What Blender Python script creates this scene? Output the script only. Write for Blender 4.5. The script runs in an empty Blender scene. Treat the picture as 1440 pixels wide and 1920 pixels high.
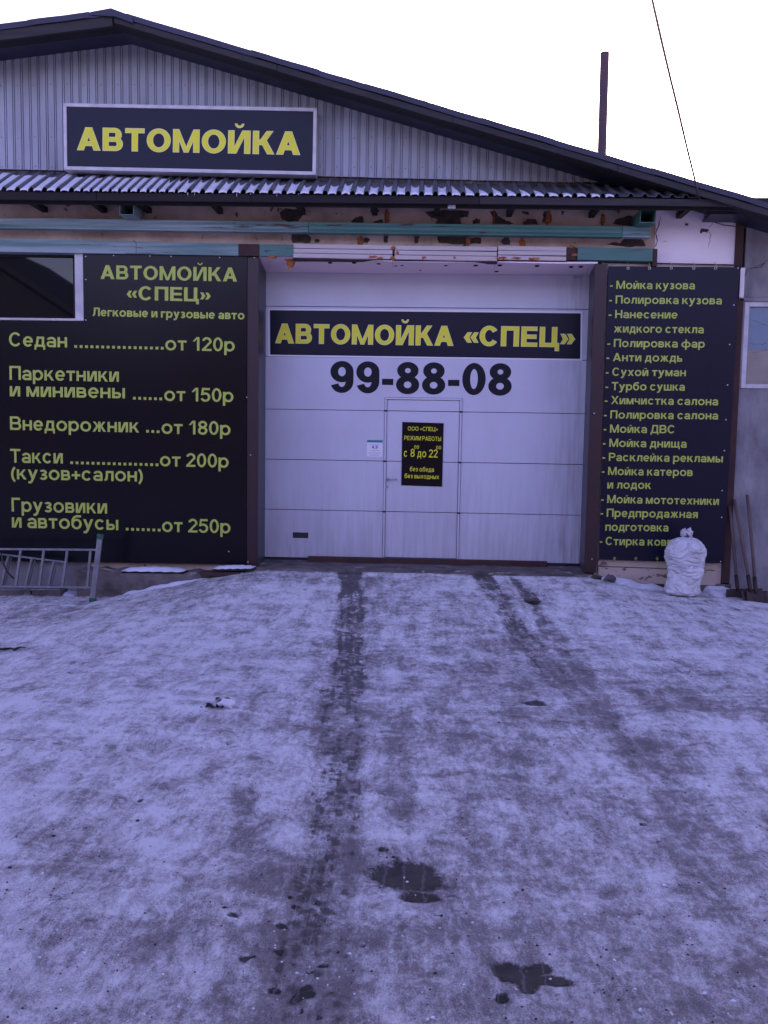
import bpy, math, random
import numpy as np
from mathutils import Vector, Matrix
random.seed(7); rng = np.random.default_rng(7)
sc = bpy.context.scene
COL = sc.collection
PI = math.pi
# ------------------------------------------------------------------ camera, light, exposure
FPX = 1660.0; EYE = Vector((0, 0, 1.552))
YAW, PIT, ROL = (math.radians(a) for a in (2.40, 4.97, 0.927))
CF = Vector((-math.sin(YAW)*math.cos(PIT), math.cos(YAW)*math.cos(PIT), -math.sin(PIT)))
_r = Vector((math.cos(YAW), math.sin(YAW), 0)); _u = _r.cross(CF)
CR = _r*math.cos(ROL) + _u*math.sin(ROL); CU = -_r*math.sin(ROL) + _u*math.cos(ROL)
cam = bpy.data.cameras.new('camera'); camo = bpy.data.objects.new('camera', cam); COL.objects.link(camo)
cam.sensor_fit = 'VERTICAL'; cam.sensor_height = 24; cam.lens = 24*FPX/1920
cam.clip_start = 0.05; cam.clip_end = 3000
M = Matrix.Identity(4)
for i in range(3):
    M[i][0] = CR[i]; M[i][1] = CU[i]; M[i][2] = -CF[i]; M[i][3] = EYE[i]
camo.matrix_world = M
sc.camera = camo
SUN_EL, SUN_AZ = math.radians(12.0), math.radians(10.0)      # azimuth from +Y towards +X: low winter sun behind the building
w = bpy.data.worlds.new('World'); sc.world = w; w.use_nodes = True
nt = w.node_tree; nt.nodes.clear()
sky = nt.nodes.new('ShaderNodeTexSky'); sky.sky_type = 'NISHITA'; sky.sun_disc = False
sky.sun_elevation = SUN_EL; sky.sun_rotation = SUN_AZ; sky.air_density = 1.0; sky.dust_density = 1.2; sky.ozone_density = 1.5
tint = nt.nodes.new('ShaderNodeMix'); tint.data_type = 'RGBA'; tint.blend_type = 'MULTIPLY'; tint.inputs[0].default_value = 1
tint.inputs[7].default_value = (1.07, 0.84, 1.05, 1)
hs = nt.nodes.new('ShaderNodeHueSaturation'); hs.inputs['Hue'].default_value = .53; hs.inputs['Saturation'].default_value = 1.0
bg = nt.nodes.new('ShaderNodeBackground'); bg.inputs[1].default_value = 0.15
out = nt.nodes.new('ShaderNodeOutputWorld')
nt.links.new(sky.outputs[0], hs.inputs['Color']); nt.links.new(hs.outputs[0], tint.inputs[6]); nt.links.new(tint.outputs[2], bg.inputs[0]); nt.links.new(bg.outputs[0], out.inputs[0])
sl = bpy.data.lights.new('sun', 'SUN'); sl.energy = 2.0; sl.angle = math.radians(0.5); sl.color = (1, .93, .82)
so = bpy.data.objects.new('sun', sl); COL.objects.link(so)
sd = Vector((math.sin(SUN_AZ)*math.cos(SUN_EL), math.cos(SUN_AZ)*math.cos(SUN_EL), math.sin(SUN_EL)))
so.rotation_euler = sd.to_track_quat('Z', 'Y').to_euler()
vs = sc.view_settings; vs.view_transform = 'Standard'; vs.look = 'None'; vs.gamma = 1; vs.use_curve_mapping = False
vs.exposure = 2.05

# ------------------------------------------------------------------ measuring helpers (photo point -> real point on a real plane)
def ray(px, py): return CF*FPX + CR*(px-720) - CU*(py-960)
def B(px, py, Y=10.25):
    d = ray(px, py); return EYE + d*(Y/d.y)
def sstep(a, b, x): t = np.clip((x-a)/(b-a), 0, 1); return t*t*(3-2*t)
_tab = rng.random((256, 256))
def vnoise(x, y):
    xi = np.floor(x).astype(int); yi = np.floor(y).astype(int); fx = x-xi; fy = y-yi
    fx = fx*fx*(3-2*fx); fy = fy*fy*(3-2*fy)
    g = lambda a, b: _tab[a & 255, b & 255]
    return (g(xi, yi)*(1-fx)+g(xi+1, yi)*fx)*(1-fy) + (g(xi, yi+1)*(1-fx)+g(xi+1, yi+1)*fx)*fy
def fbm(x, y, o=4, s=1.0):
    v = 0; a = .5
    for k in range(o): v = v + a*vnoise(x*s+17.3*k, y*s+9.1*k); s *= 2.03; a *= .5
    return v/(1-.5**o)
def hz(x, y):
    x = np.asarray(x, float); y = np.asarray(y, float)
    base = -0.21 - 0.02*np.sin(x*.7+1) - .17*sstep(-2.0, -4.2, x)*sstep(3, 7.5, y) - .07*sstep(2.6, 4.2, x)*sstep(5, 8.5, y)
    n = sstep(7.0, 10.15, y)
    ctr = sstep(-3.75, -2.05, x)*(1-sstep(2.0, 4.3, x))
    left = (1-sstep(-3.75, -2.05, x)); right = sstep(2.0, 4.3, x)
    tgt = np.interp(x, [-6, -4.5, -3.7, -3.0, -2.5, -1.97, 1.95, 2.5, 3.0, 3.7, 4.6], [-.40, -.37, -.375, -.235, -.13, -.03, -.03, -.14, -.165, -.23, -.26])
    z = base*(1-n) + tgt*n
    near = (np.abs(x) < 12) & (y < 10.4) & (y > -2)
    rel = (fbm(x, y, 4, .9)-.5)*.06 + (fbm(x+40, y, 3, 4)-.5)*.02 + (fbm(x, y+50, 3, 11)-.5)*.022
    rel = rel*(1-sstep(9.9, 10.3, y)*ctr*.9)
    return z + np.where(near, rel, 0)
def G(px, py):
    d = ray(px, py).normalized(); t = 2.0
    for k in range(60):
        p = EYE + d*t
        h = p.z - float(hz(p.x, p.y))
        if abs(h) < 1e-4: break
        t += h/max(.05, -d.z)*.8
    return EYE + d*t

# ------------------------------------------------------------------ materials
def new_mat(name):
    m = bpy.data.materials.new(name); m.use_nodes = True
    return m, m.node_tree, m.node_tree.nodes['Principled BSDF']
def N(nt, t, **kw):
    n = nt.nodes.new(t)
    for k, v in kw.items(): setattr(n, k, v)
    return n
def math_(nt, op, a, b=None, clamp=False):
    n = nt.nodes.new('ShaderNodeMath'); n.operation = op; n.use_clamp = clamp
    for i, v in enumerate((a, b)):
        if v is None: continue
        if isinstance(v, (int, float)): n.inputs[i].default_value = v
        else: nt.links.new(v, n.inputs[i])
    return n.outputs[0]
def mixc(nt, f, a, b):
    n = nt.nodes.new('ShaderNodeMix'); n.data_type = 'RGBA'
    for i, v in ((0, f), (6, a), (7, b)):
        if isinstance(v, tuple): n.inputs[i].default_value = (*v[:3], 1)
        elif isinstance(v, (int, float)): n.inputs[i].default_value = v
        else: nt.links.new(v, n.inputs[i])
    return n.outputs[2]
def noise(nt, scale, detail=6, rough=.6, stretch=(1, 1, 1), dist=0, rot=0):
    tc = N(nt, 'ShaderNodeTexCoord'); mp = N(nt, 'ShaderNodeMapping'); mp.inputs['Scale'].default_value = stretch; mp.inputs['Rotation'].default_value = (0, 0, rot)
    nz = N(nt, 'ShaderNodeTexNoise'); nz.inputs['Scale'].default_value = scale; nz.inputs['Detail'].default_value = detail
    nz.inputs['Roughness'].default_value = rough; nz.inputs['Distortion'].default_value = dist
    nt.links.new(tc.outputs['Object'], mp.inputs[0]); nt.links.new(mp.outputs[0], nz.inputs[0])
    return nz.outputs[0]
def thr(nt, v, t, k): return math_(nt, 'MULTIPLY', math_(nt, 'SUBTRACT', v, t), k, True)
def bump(nt, bs, h, dist=.005, strength=.6):
    b = N(nt, 'ShaderNodeBump'); b.inputs['Distance'].default_value = dist; b.inputs['Strength'].default_value = strength
    nt.links.new(h, b.inputs['Height']); nt.links.new(b.outputs[0], bs.inputs['Normal'])
def mat(name, c, rough=.6, metal=0, var=None, vs_=4, vt=.5, vk=3, stretch=(1, 1, 1), bmp=0, bs_=40, chip=None, cs=6, ct=.6, ck=25, cstretch=(1, 1, 1), spec=None, coat=0):
    m, nt, b = new_mat(name)
    col = c
    if var is not None: col = mixc(nt, thr(nt, noise(nt, vs_, 7, .62, stretch), vt-.5/vk, vk), c, var)
    if chip is not None:
        f = thr(nt, noise(nt, cs, 9, .66, cstretch, .3), ct, ck)
        col = mixc(nt, f, col, chip)
        nt.links.new(math_(nt, 'ADD', math_(nt, 'MULTIPLY', f, .85-rough), rough), b.inputs['Roughness'])
    else: b.inputs['Roughness'].default_value = rough
    if isinstance(col, tuple): b.inputs['Base Color'].default_value = (*col, 1)
    else: nt.links.new(col, b.inputs['Base Color'])
    b.inputs['Metallic'].default_value = metal
    if spec is not None: b.inputs['Specular IOR Level'].default_value = spec
    if coat: b.inputs['Coat Weight'].default_value = coat
    if bmp: bump(nt, b, noise(nt, bs_, 5, .6, stretch), bmp)
    return m
MT = {}
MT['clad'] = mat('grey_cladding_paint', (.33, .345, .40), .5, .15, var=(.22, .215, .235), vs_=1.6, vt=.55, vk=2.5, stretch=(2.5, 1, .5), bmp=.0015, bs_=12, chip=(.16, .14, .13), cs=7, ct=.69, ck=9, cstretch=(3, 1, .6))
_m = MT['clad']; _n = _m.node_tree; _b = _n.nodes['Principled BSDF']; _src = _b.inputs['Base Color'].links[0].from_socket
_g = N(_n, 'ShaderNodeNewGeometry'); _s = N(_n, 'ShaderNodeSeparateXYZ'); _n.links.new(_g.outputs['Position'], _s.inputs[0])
_f = math_(_n, 'ADD', thr(_n, _s.outputs[0], .3, .28), math_(_n, 'MULTIPLY', math_(_n, 'SUBTRACT', noise(_n, 2.2, 8, .7, (3, 1, .35)), .5), 1.6), True)  # overhang shade and grime put into the colour, stronger towards the right end
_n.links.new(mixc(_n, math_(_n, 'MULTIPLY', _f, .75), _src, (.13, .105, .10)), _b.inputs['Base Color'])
MT['canopy'] = mat('galvanised_canopy', (.17, .175, .21), .45, .3, var=(.09, .09, .11), vs_=3, vt=.5, vk=3, bmp=.001, bs_=30)
MT['roofsheet'] = mat('roof_sheet_blue', (.028, .028, .060), .5, .2, var=(.018, .018, .034), vs_=2)
MT['oldwood'] = mat('weathered_dark_wood', (.014, .010, .010), .85, var=(.007, .005, .006), vs_=3, vt=.5, vk=3, stretch=(.4, 2, 6), bmp=.003, bs_=10)
MT['greywood'] = mat('weathered_grey_fascia', (.036, .030, .034), .8, var=(.018, .015, .017), vs_=3, vt=.5, vk=3, stretch=(.35, 2, 7), bmp=.003, bs_=10)
MT['plaster'] = mat('peach_plaster', (.62, .49, .42), .9, var=(.34, .24, .185), vs_=2.2, vt=.52, vk=3, bmp=.004, bs_=18, chip=(.10, .065, .055), cs=5, ct=.615, ck=30)
MT['plaster_white'] = mat('white_plaster', (.86, .77, .80), .9, var=(.76, .67, .69), vs_=2, vt=.5, vk=2, bmp=.002, bs_=25, chip=(.25, .2, .19), cs=4, ct=.74, ck=20)
MT['grey_render'] = mat('grey_cement_render', (.27, .255, .265), .92, var=(.13, .12, .13), vs_=2.4, vt=.50, vk=3, stretch=(1.5, 1, .7), bmp=.010, bs_=26, chip=(.09, .08, .085), cs=9, ct=.66, ck=10, cstretch=(1.5, 1, .7))
MT['concrete'] = mat('old_concrete', (.16, .135, .125), .95, var=(.06, .05, .048), vs_=4, vt=.5, vk=4, bmp=.008, bs_=14, chip=(.40, .34, .28), cs=3.2, ct=.60, ck=22)
MT['bare'] = mat('bare_brick_and_mortar', (.085, .06, .052), .95, var=(.04, .03, .028), vs_=12, vk=4, bmp=.01, bs_=25)
MT['foam'] = mat('orange_mounting_foam', (.46, .16, .045), .9, var=(.22, .07, .03), vs_=20, vk=3, bmp=.006, bs_=40)
MT['green'] = mat('green_beam_paint', (.085, .17, .155), .5, .1, var=(.25, .31, .32), vs_=1.6, vt=.5, vk=5, stretch=(.3, 1, 9), bmp=.002, bs_=25, chip=(.075, .042, .04), cs=3, ct=.60, ck=25, cstretch=(.4, 1, 6))
MT['greend'] = mat('dark_green_beam_paint', (.035, .125, .095), .5, .1, var=(.08, .18, .16), vs_=1.5, vt=.5, vk=3, stretch=(.5, 1, 2), bmp=.002, bs_=25, chip=(.06, .035, .03), cs=4, ct=.60, ck=25, cstretch=(.6, 1, 5))
MT['rust'] = mat('rusty_steel', (.065, .026, .020), .85, var=(.032, .016, .016), vs_=5, vk=3, bmp=.003, bs_=30, chip=(.20, .08, .04), cs=7, ct=.66, ck=15)
MT['maroon'] = mat('maroon_sheet_metal', (.030, .007, .008), .42, .0, var=(.020, .007, .009), vs_=1.5, vk=2, bmp=.001, bs_=4)
MT['film'] = mat('black_sign_film', (.0022, .0022, .0055), .24, 0, var=(.007, .004, .006), vs_=.9, vk=2, bmp=.0012, bs_=2.5, spec=.22, chip=(.03, .028, .032), cs=18, ct=.78, ck=8)
MT['filmrev'] = mat('dark_blue_reveal_sheet', (.030, .028, .045), .4, 0, bmp=.001, bs_=3)
MT['navy'] = mat('navy_banner_vinyl', (.0042, .0042, .016), .36, 0, var=(.0055, .0055, .019), vs_=2, vk=2, spec=.24, bmp=.003, bs_=1.6)
MT['white_frame'] = mat('white_painted_frame', (.58, .56, .58), .5, 0, var=(.42, .40, .41), vs_=5, vk=3, chip=(.2, .17, .16), cs=18, ct=.68, ck=18)
MT['siding'] = mat('cream_siding', (.50, .45, .45), .6, 0, var=(.46, .38, .36), vs_=3, vk=2.5, stretch=(.4, 1, 3), chip=(.25, .11, .06), cs=9, ct=.68, ck=14)
MT['soffit'] = mat('pink_white_soffit', (.88, .68, .72), .45, 0, var=(.82, .66, .70), vs_=2, vk=2)
MT['yellow'] = mat('yellow_vinyl_letters', (.78, .74, .02), .5, 0, var=(.68, .65, .02), vs_=5, vk=2)
MT['lime'] = mat('pale_green_vinyl_letters', (.43, .52, .075), .5, 0, var=(.36, .43, .065), vs_=4, vk=2)
MT['pale'] = mat('pale_letter_outline', (.72, .72, .50), .5)
MT['ink'] = mat('dark_blue_letters', (.004, .004, .009), .5, spec=.25)
MT['steel'] = mat('aluminium', (.30, .30, .33), .4, .7, var=(.20, .20, .22), vs_=12, vk=3)
MT['chrome'] = mat('door_hardware_metal', (.45, .44, .46), .35, .8)
MT['blackp'] = mat('black_plastic', (.014, .015, .016), .5)
MT['greenp'] = mat('green_plastic_cap', (.01, .11, .06), .5, var=(.008, .07, .04), vs_=20)
MT['handle'] = mat('worn_wooden_handle', (.13, .085, .078), .7, 0, var=(.07, .045, .042), vs_=6, vk=3, stretch=(3, 3, .4), bmp=.001)
MT['blade'] = mat('rusty_shovel_blade', (.018, .012, .012), .6, .2, var=(.042, .020, .016), vs_=9, vk=4, bmp=.002)
MT['stone'] = mat('stone', (.10, .09, .10), .9, var=(.06, .05, .055), vs_=9, bmp=.008, bs_=20)
MT['wire'] = mat('dark_cable', (.045, .04, .05), .7)
MT['tie'] = mat('yellow_green_tie', (.40, .44, .08), .6)
MT['pipe'] = mat('dark_painted_pipe', (.05, .03, .045), .55, .3, var=(.09, .04, .045), vs_=3, vk=3, stretch=(1, 1, .5))
MT['teal'] = mat('teal_print', (.03, .18, .22), .5)
MT['bluep'] = mat('blue_print', (.03, .12, .42), .5)
MT['orangep'] = mat('orange_print', (.6, .25, .04), .5)
MT['greyp'] = mat('grey_print', (.35, .37, .45), .6)
MT['paper'] = mat('sticker_paper', (.70, .70, .74), .5)
MT['screw'] = mat('screw_head', (.6, .6, .62), .4, .5)
MT['dark'] = mat('dark_interior', (.012, .011, .012), .9)
MT['ice'] = mat('icicle_ice', (.8, .85, .9), .12); MT['ice'].node_tree.nodes['Principled BSDF'].inputs['Transmission Weight'].default_value = .7
MT['rag'] = mat('black_scrap', (.012, .011, .013), .8, bmp=.004)
MT['flaky'] = mat('cream_paint_flaking_wood', (.50, .42, .34), .75, 0, var=(.40, .32, .26), vs_=4, vk=2, bmp=.003, bs_=25, chip=(.13, .08, .065), cs=7, ct=.575, ck=28, cstretch=(.8, 1, 1.6))
MT['shed'] = mat('red_brown_shed_wall', (.045, .022, .02), .8, 0, var=(.03, .018, .017), vs_=1)
MT['shedroof'] = mat('shed_roof', (.010, .009, .012), .8)
# snow
def snow_mat(name, a, b_, t=.5):
    m, nt, b = new_mat(name)
    n1 = noise(nt, 6, 8, .6); n2 = noise(nt, 60, 5, .7)
    nt.links.new(mixc(nt, thr(nt, n1, t, 5), a, b_), b.inputs['Base Color'])
    b.inputs['Roughness'].default_value = .8; b.inputs['Specular IOR Level'].default_value = .25
    bump(nt, b, n2, .006, .7); return m
MT['snow'] = snow_mat('fresh_snow', (.66, .67, .72), (.58, .58, .62))
def door_mat():
    m, nt, b = new_mat('white_sectional_door_paint')
    base = (.53, .53, .60)
    sm = noise(nt, 1.2, 5, .55, (1, 1, .7))
    col = mixc(nt, thr(nt, sm, .42, 2.2), base, (.44, .425, .475))
    tc = N(nt, 'ShaderNodeNewGeometry'); sep = N(nt, 'ShaderNodeSeparateXYZ'); nt.links.new(tc.outputs['Position'], sep.inputs[0])
    # splash dirt: heavier towards the right edge and the foot of the door, in vertical runs
    streak = noise(nt, 4, 7, .65, (5, 1, .35))
    re = thr(nt, sep.outputs[0], 1.35, 1.6); lo = math_(nt, 'SUBTRACT', 1, thr(nt, sep.outputs[2], .0, .45), True)
    d = math_(nt, 'MULTIPLY', thr(nt, streak, .42, 3), math_(nt, 'ADD', math_(nt, 'MULTIPLY', re, .7), math_(nt, 'MULTIPLY', math_(nt, 'MULTIPLY', lo, lo), .55)), True)
    col = mixc(nt, d, col, (.24, .22, .23))
    spots = thr(nt, noise(nt, 5, 10, .7, (1, 1, .8)), .685, 14)
    col = mixc(nt, math_(nt, 'MULTIPLY', spots, .6), col, (.28, .26, .27))
    nt.links.new(col, b.inputs['Base Color']); b.inputs['Roughness'].default_value = .42
    bump(nt, b, noise(nt, 35, 3, .5, (1, 1, 5)), .0012, .6)
    return m
MT['door'] = door_mat()
def glass_mat(name, c, rough=.02):
    m, nt, b = new_mat(name)
    b.inputs['Base Color'].default_value = (*c, 1); b.inputs['Roughness'].default_value = rough
    b.inputs['Transmission Weight'].default_value = 0; b.inputs['IOR'].default_value = 1.52
    b.inputs['Specular IOR Level'].default_value = .4
    return m
MT['glass'] = glass_mat('dark_window_glass', (.006, .006, .009))
MT['glass2'] = mat('film_covered_glass', (.15, .22, .30), .12, 0, var=(.19, .25, .31), vs_=2)
MT['papered'] = mat('beige_paper_behind_glass', (.30, .27, .24), .18, 0, var=(.24, .215, .19), vs_=3)
def ground_mat():
    m, nt, b = new_mat('trodden_snow_and_ice')
    at = N(nt, 'ShaderNodeAttribute', attribute_name='mask'); sp = N(nt, 'ShaderNodeSeparateColor'); nt.links.new(at.outputs[0], sp.inputs[0])
    tr = N(nt, 'ShaderNodeAttribute', attribute_name='track'); st = N(nt, 'ShaderNodeSeparateXYZ'); nt.links.new(tr.outputs['Vector'], st.inputs[0])
    n1 = noise(nt, 1.1, 9, .66, (1, .7, 1), .5); n2 = noise(nt, 6, 12, .80, (1, .75, 1), .35); n3 = noise(nt, 30, 10, .85, (1, .6, 1), .3); n4 = noise(nt, 170, 5, .8)
    n5 = noise(nt, 2.0, 10, .68, (.45, 2.0, 1), .7, -.5); n6 = noise(nt, 3.0, 10, .74, (2.3, .42, 1), .5, .12)
    fine = math_(nt, 'ADD', math_(nt, 'MULTIPLY', n3, .7), math_(nt, 'MULTIPLY', n4, .3))
    a = math_(nt, 'ADD', math_(nt, 'MULTIPLY', n1, .10), math_(nt, 'ADD', math_(nt, 'MULTIPLY', n2, .28), math_(nt, 'MULTIPLY', fine, .36)))
    a = math_(nt, 'ADD', a, math_(nt, 'ADD', math_(nt, 'MULTIPLY', n5, .15), math_(nt, 'MULTIPLY', n6, .19)))
    a = math_(nt, 'ADD', a, math_(nt, 'MULTIPLY', math_(nt, 'SUBTRACT', sp.outputs[1], .26), .105))
    a = math_(nt, 'ADD', a, math_(nt, 'MULTIPLY', sp.outputs[0], .035))
    col = mixc(nt, thr(nt, a, .494, 14), (.95, .95, .96), (.47, .44, .44))
    col = mixc(nt, math_(nt, 'MULTIPLY', thr(nt, a, .548, 18), .70), col, (.17, .14, .135))
    dash = thr(nt, noise(nt, 7, 4, .6, (.45, 1.7, 1), .6), .63, 22)      # dark dashes where ice shows through
    col = mixc(nt, math_(nt, 'MULTIPLY', dash, thr(nt, n2, .50, 10)), col, (.13, .115, .12))
    # fine pepper of grit
    g = thr(nt, math_(nt, 'ADD', n4, math_(nt, 'MULTIPLY', n2, .45)), .775, 18)
    col = mixc(nt, math_(nt, 'MULTIPLY', g, .6), col, (.10, .085, .085))
    # tread bars inside the wheel tracks
    ph = math_(nt, 'ADD', math_(nt, 'MULTIPLY', st.outputs[0], 190.0), math_(nt, 'MULTIPLY', math_(nt, 'ABSOLUTE', st.outputs[1]), 70.0))
    bars = math_(nt, 'MULTIPLY', thr(nt, math_(nt, 'SINE', ph), .0, 1.3), thr(nt, n5, .47, 8))
    cv = N(nt, 'ShaderNodeCombineXYZ'); nt.links.new(math_(nt, 'MULTIPLY', st.outputs[0], 2.2), cv.inputs[0]); nt.links.new(math_(nt, 'MULTIPLY', st.outputs[1], 34.0), cv.inputs[1])
    sc_ = N(nt, 'ShaderNodeTexNoise'); sc_.inputs['Scale'].default_value = 1.0; sc_.inputs['Detail'].default_value = 5; nt.links.new(cv.outputs[0], sc_.inputs[0])
    vo = N(nt, 'ShaderNodeTexVoronoi'); vo.inputs['Scale'].default_value = 17; vo.inputs['Randomness'].default_value = .9
    tcv = N(nt, 'ShaderNodeTexCoord'); nt.links.new(tcv.outputs['Object'], vo.inputs['Vector'])
    lug = math_(nt, 'SUBTRACT', .75, vo.outputs['Distance'])
    wv = math_(nt, 'ADD', math_(nt, 'MULTIPLY', n3, .30), math_(nt, 'ADD', math_(nt, 'MULTIPLY', n2, .30), math_(nt, 'MULTIPLY', sc_.outputs[0], .34)))
    wv = math_(nt, 'ADD', wv, math_(nt, 'MULTIPLY', math_(nt, 'SUBTRACT', lug, .35), .22))
    wv = math_(nt, 'ADD', wv, math_(nt, 'MULTIPLY', sp.outputs[0], .27))
    wv = math_(nt, 'SUBTRACT', wv, math_(nt, 'MULTIPLY', math_(nt, 'MULTIPLY', bars, sp.outputs[0]), .05))
    wet = thr(nt, wv, .665, 13)
    wet = math_(nt, 'MULTIPLY', wet, thr(nt, sp.outputs[0], .12, 6))
    col = mixc(nt, math_(nt, 'MULTIPLY', wet, .85), col, mixc(nt, thr(nt, n3, .5, 5), (.070, .058, .058), (.15, .13, .13)))
    tcx = N(nt, 'ShaderNodeTexCoord'); sx = N(nt, 'ShaderNodeSeparateXYZ'); nt.links.new(tcx.outputs['Object'], sx.inputs[0])
    rib = thr(nt, math_(nt, 'SINE', math_(nt, 'ADD', math_(nt, 'MULTIPLY', sx.outputs[0], 78.0), math_(nt, 'MULTIPLY', n2, 9.0))), .88, 9)      # thin frozen tyre ribs
    pv = thr(nt, math_(nt, 'ADD', math_(nt, 'SUBTRACT', sp.outputs[2], math_(nt, 'MULTIPLY', rib, .0)), math_(nt, 'MULTIPLY', math_(nt, 'SUBTRACT', n2, .5), .95)), .5, 10)
    pc = mixc(nt, math_(nt, 'MULTIPLY', rib, .6), mixc(nt, thr(nt, n3, .5, 4), (.038, .032, .029), (.065, .056, .052)), (.20, .18, .19))
    col = mixc(nt, math_(nt, 'MULTIPLY', pv, .95), col, pc)
    nt.links.new(col, b.inputs['Base Color'])
    dk = math_(nt, 'MAXIMUM', math_(nt, 'MULTIPLY', wet, .30), math_(nt, 'MULTIPLY', pv, .5))
    nt.links.new(math_(nt, 'SUBTRACT', .72, dk), b.inputs['Roughness']); b.inputs['Specular IOR Level'].default_value = .35
    h = math_(nt, 'ADD', math_(nt, 'MULTIPLY', n2, .6), math_(nt, 'MULTIPLY', fine, .5))
    h = math_(nt, 'SUBTRACT', h, math_(nt, 'MULTIPLY', math_(nt, 'MULTIPLY', bars, sp.outputs[0]), .10))
    h = math_(nt, 'SUBTRACT', h, math_(nt, 'MULTIPLY', pv, .25))
    bump(nt, b, h, .055, 1.0)
    return m
MT['ground'] = ground_mat()

# ------------------------------------------------------------------ object helpers
ORG = {}
def empty(name, loc, label=None, cat=None, group=None):
    o = bpy.data.objects.new(name, None); COL.objects.link(o); o.location = loc; o.empty_display_size = .2
    ORG[o.name] = Vector(loc)
    if label: o['label'] = label
    if cat: o['category'] = cat
    if group: o['group'] = group
    return o
class MB:
    def __init__(s): s.v = []; s.f = []
    def add(s, vs_, fs):
        n = len(s.v); s.v += [tuple(p) for p in vs_]; s.f += [tuple(i+n for i in f) for f in fs]; return s
    def box(s, x0, x1, y0, y1, z0, z1):
        return s.add([(x, y, z) for x in (x0, x1) for y in (y0, y1) for z in (z0, z1)],
                     [(0, 1, 3, 2), (4, 6, 7, 5), (0, 4, 5, 1), (2, 3, 7, 6), (0, 2, 6, 4), (1, 5, 7, 3)])
    def prism_y(s, pts, y0, y1):       # outline in x,z pushed through y
        n = len(pts); v = [(x, y0, z) for x, z in pts] + [(x, y1, z) for x, z in pts]
        return s.add(v, [tuple(range(n)), tuple(range(2*n-1, n-1, -1))] + [(i, (i+1) % n+0, (i+1) % n+n, i+n) for i in range(n)])
    def prism_x(s, pts, x0, x1, dz=0.0):       # outline in y,z pushed through x (dz: fall along the length)
        n = len(pts); v = [(x0, y, z) for y, z in pts] + [(x1, y, z+dz) for y, z in pts]
        return s.add(v, [tuple(range(n)), tuple(range(2*n-1, n-1, -1))] + [(i, (i+1) % n, (i+1) % n+n, i+n) for i in range(n)])
    def tube(s, path, r, n=8, cap=True):
        path = [Vector(p) for p in path]; rs = r if isinstance(r, (list, tuple)) else [r]*len(path)
        base = len(s.v)
        for i, p in enumerate(path):
            d = (path[min(i+1, len(path)-1)]-path[max(i-1, 0)]).normalized()
            a = d.cross(Vector((0, 0, 1)));
            if a.length < 1e-3: a = d.cross(Vector((1, 0, 0)))
            a.normalize(); b = d.cross(a)
            for k in range(n):
                t = 2*PI*k/n; s.v.append(tuple(p+(a*math.cos(t)+b*math.sin(t))*rs[i]))
        for i in range(len(path)-1):
            for k in range(n):
                s.f.append((base+i*n+k, base+i*n+(k+1) % n, base+(i+1)*n+(k+1) % n, base+(i+1)*n+k))
        if cap: s.f.append(tuple(base+k for k in range(n))); s.f.append(tuple(base+(len(path)-1)*n+k for k in reversed(range(n))))
        return s
    def beam(s, a, b, wx, wz, side=None):     # rectangular bar between two points
        a = Vector(a); b = Vector(b); d = (b-a).normalized()
        sx = Vector(side).normalized() if side else d.cross(Vector((0, 0, 1)))
        if sx.length < 1e-3: sx = Vector((1, 0, 0))
        sx = (sx-d*sx.dot(d)).normalized(); sz = d.cross(sx)
        v = [p+sx*i*wx/2+sz*j*wz/2 for p in (a, b) for i, j in ((-1, -1), (1, -1), (1, 1), (-1, 1))]
        return s.add(v, [(0, 1, 2, 3), (7, 6, 5, 4), (0, 4, 5, 1), (1, 5, 6, 2), (2, 6, 7, 3), (3, 7, 4, 0)])
    def blob(s, c, r, seed=0, n=10, m=7, amp=.25, fr=3.0):
        rnd = random.Random(seed); off = rnd.random()*50; base = len(s.v); c = Vector(c)
        from mathutils import noise as mn
        def P(d):
            k = 1+amp*mn.noise(Vector(d)*fr*.6+Vector((off, off, off)))*1.6
            return tuple(c+Vector((d[0]*r[0]*k, d[1]*r[1]*k, d[2]*r[2]*k)))
        s.v.append(P((0, 0, 1)))
        for j in range(1, m):
            t = PI*j/m
            for k in range(n):
                a = 2*PI*k/n; s.v.append(P((math.sin(t)*math.cos(a), math.sin(t)*math.sin(a), math.cos(t))))
        s.v.append(P((0, 0, -1))); e = len(s.v)-1
        for k in range(n): s.f.append((base, base+1+k, base+1+(k+1) % n)); s.f.append((e, base+1+(m-2)*n+(k+1) % n, base+1+(m-2)*n+k))
        for j in range(m-2):
            for k in range(n):
                a = base+1+j*n; s.f.append((a+k, a+n+k, a+n+(k+1) % n, a+(k+1) % n))
        return s
    def build(s, name, m, parent=None, loc=None, smooth=False, bevel=0, kind=None, label=None, cat=None, group=None):
        L = Vector(loc) if loc is not None else Vector((0, 0, 0))
        o0 = ORG[parent.name] if parent is not None else L
        me = bpy.data.meshes.new(name); me.from_pydata([tuple(Vector(p)-o0) for p in s.v], [], s.f)
        import bmesh
        bm = bmesh.new(); bm.from_mesh(me); bmesh.ops.recalc_face_normals(bm, faces=bm.faces); bm.to_mesh(me); bm.free()
        me.materials.append(MT[m] if isinstance(m, str) else m)
        if smooth: me.shade_smooth()
        o = bpy.data.objects.new(name, me); COL.objects.link(o)
        if parent is not None: o.parent = parent
        else: o.location = L
        ORG[o.name] = o0
        if bevel:
            md = o.modifiers.new('bevel', 'BEVEL'); md.width = bevel; md.segments = 2; md.limit_method = 'ANGLE'
        for k, v in (('kind', kind), ('label', label), ('category', cat), ('group', group)):
            if v: o[k] = v
        return o
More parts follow.
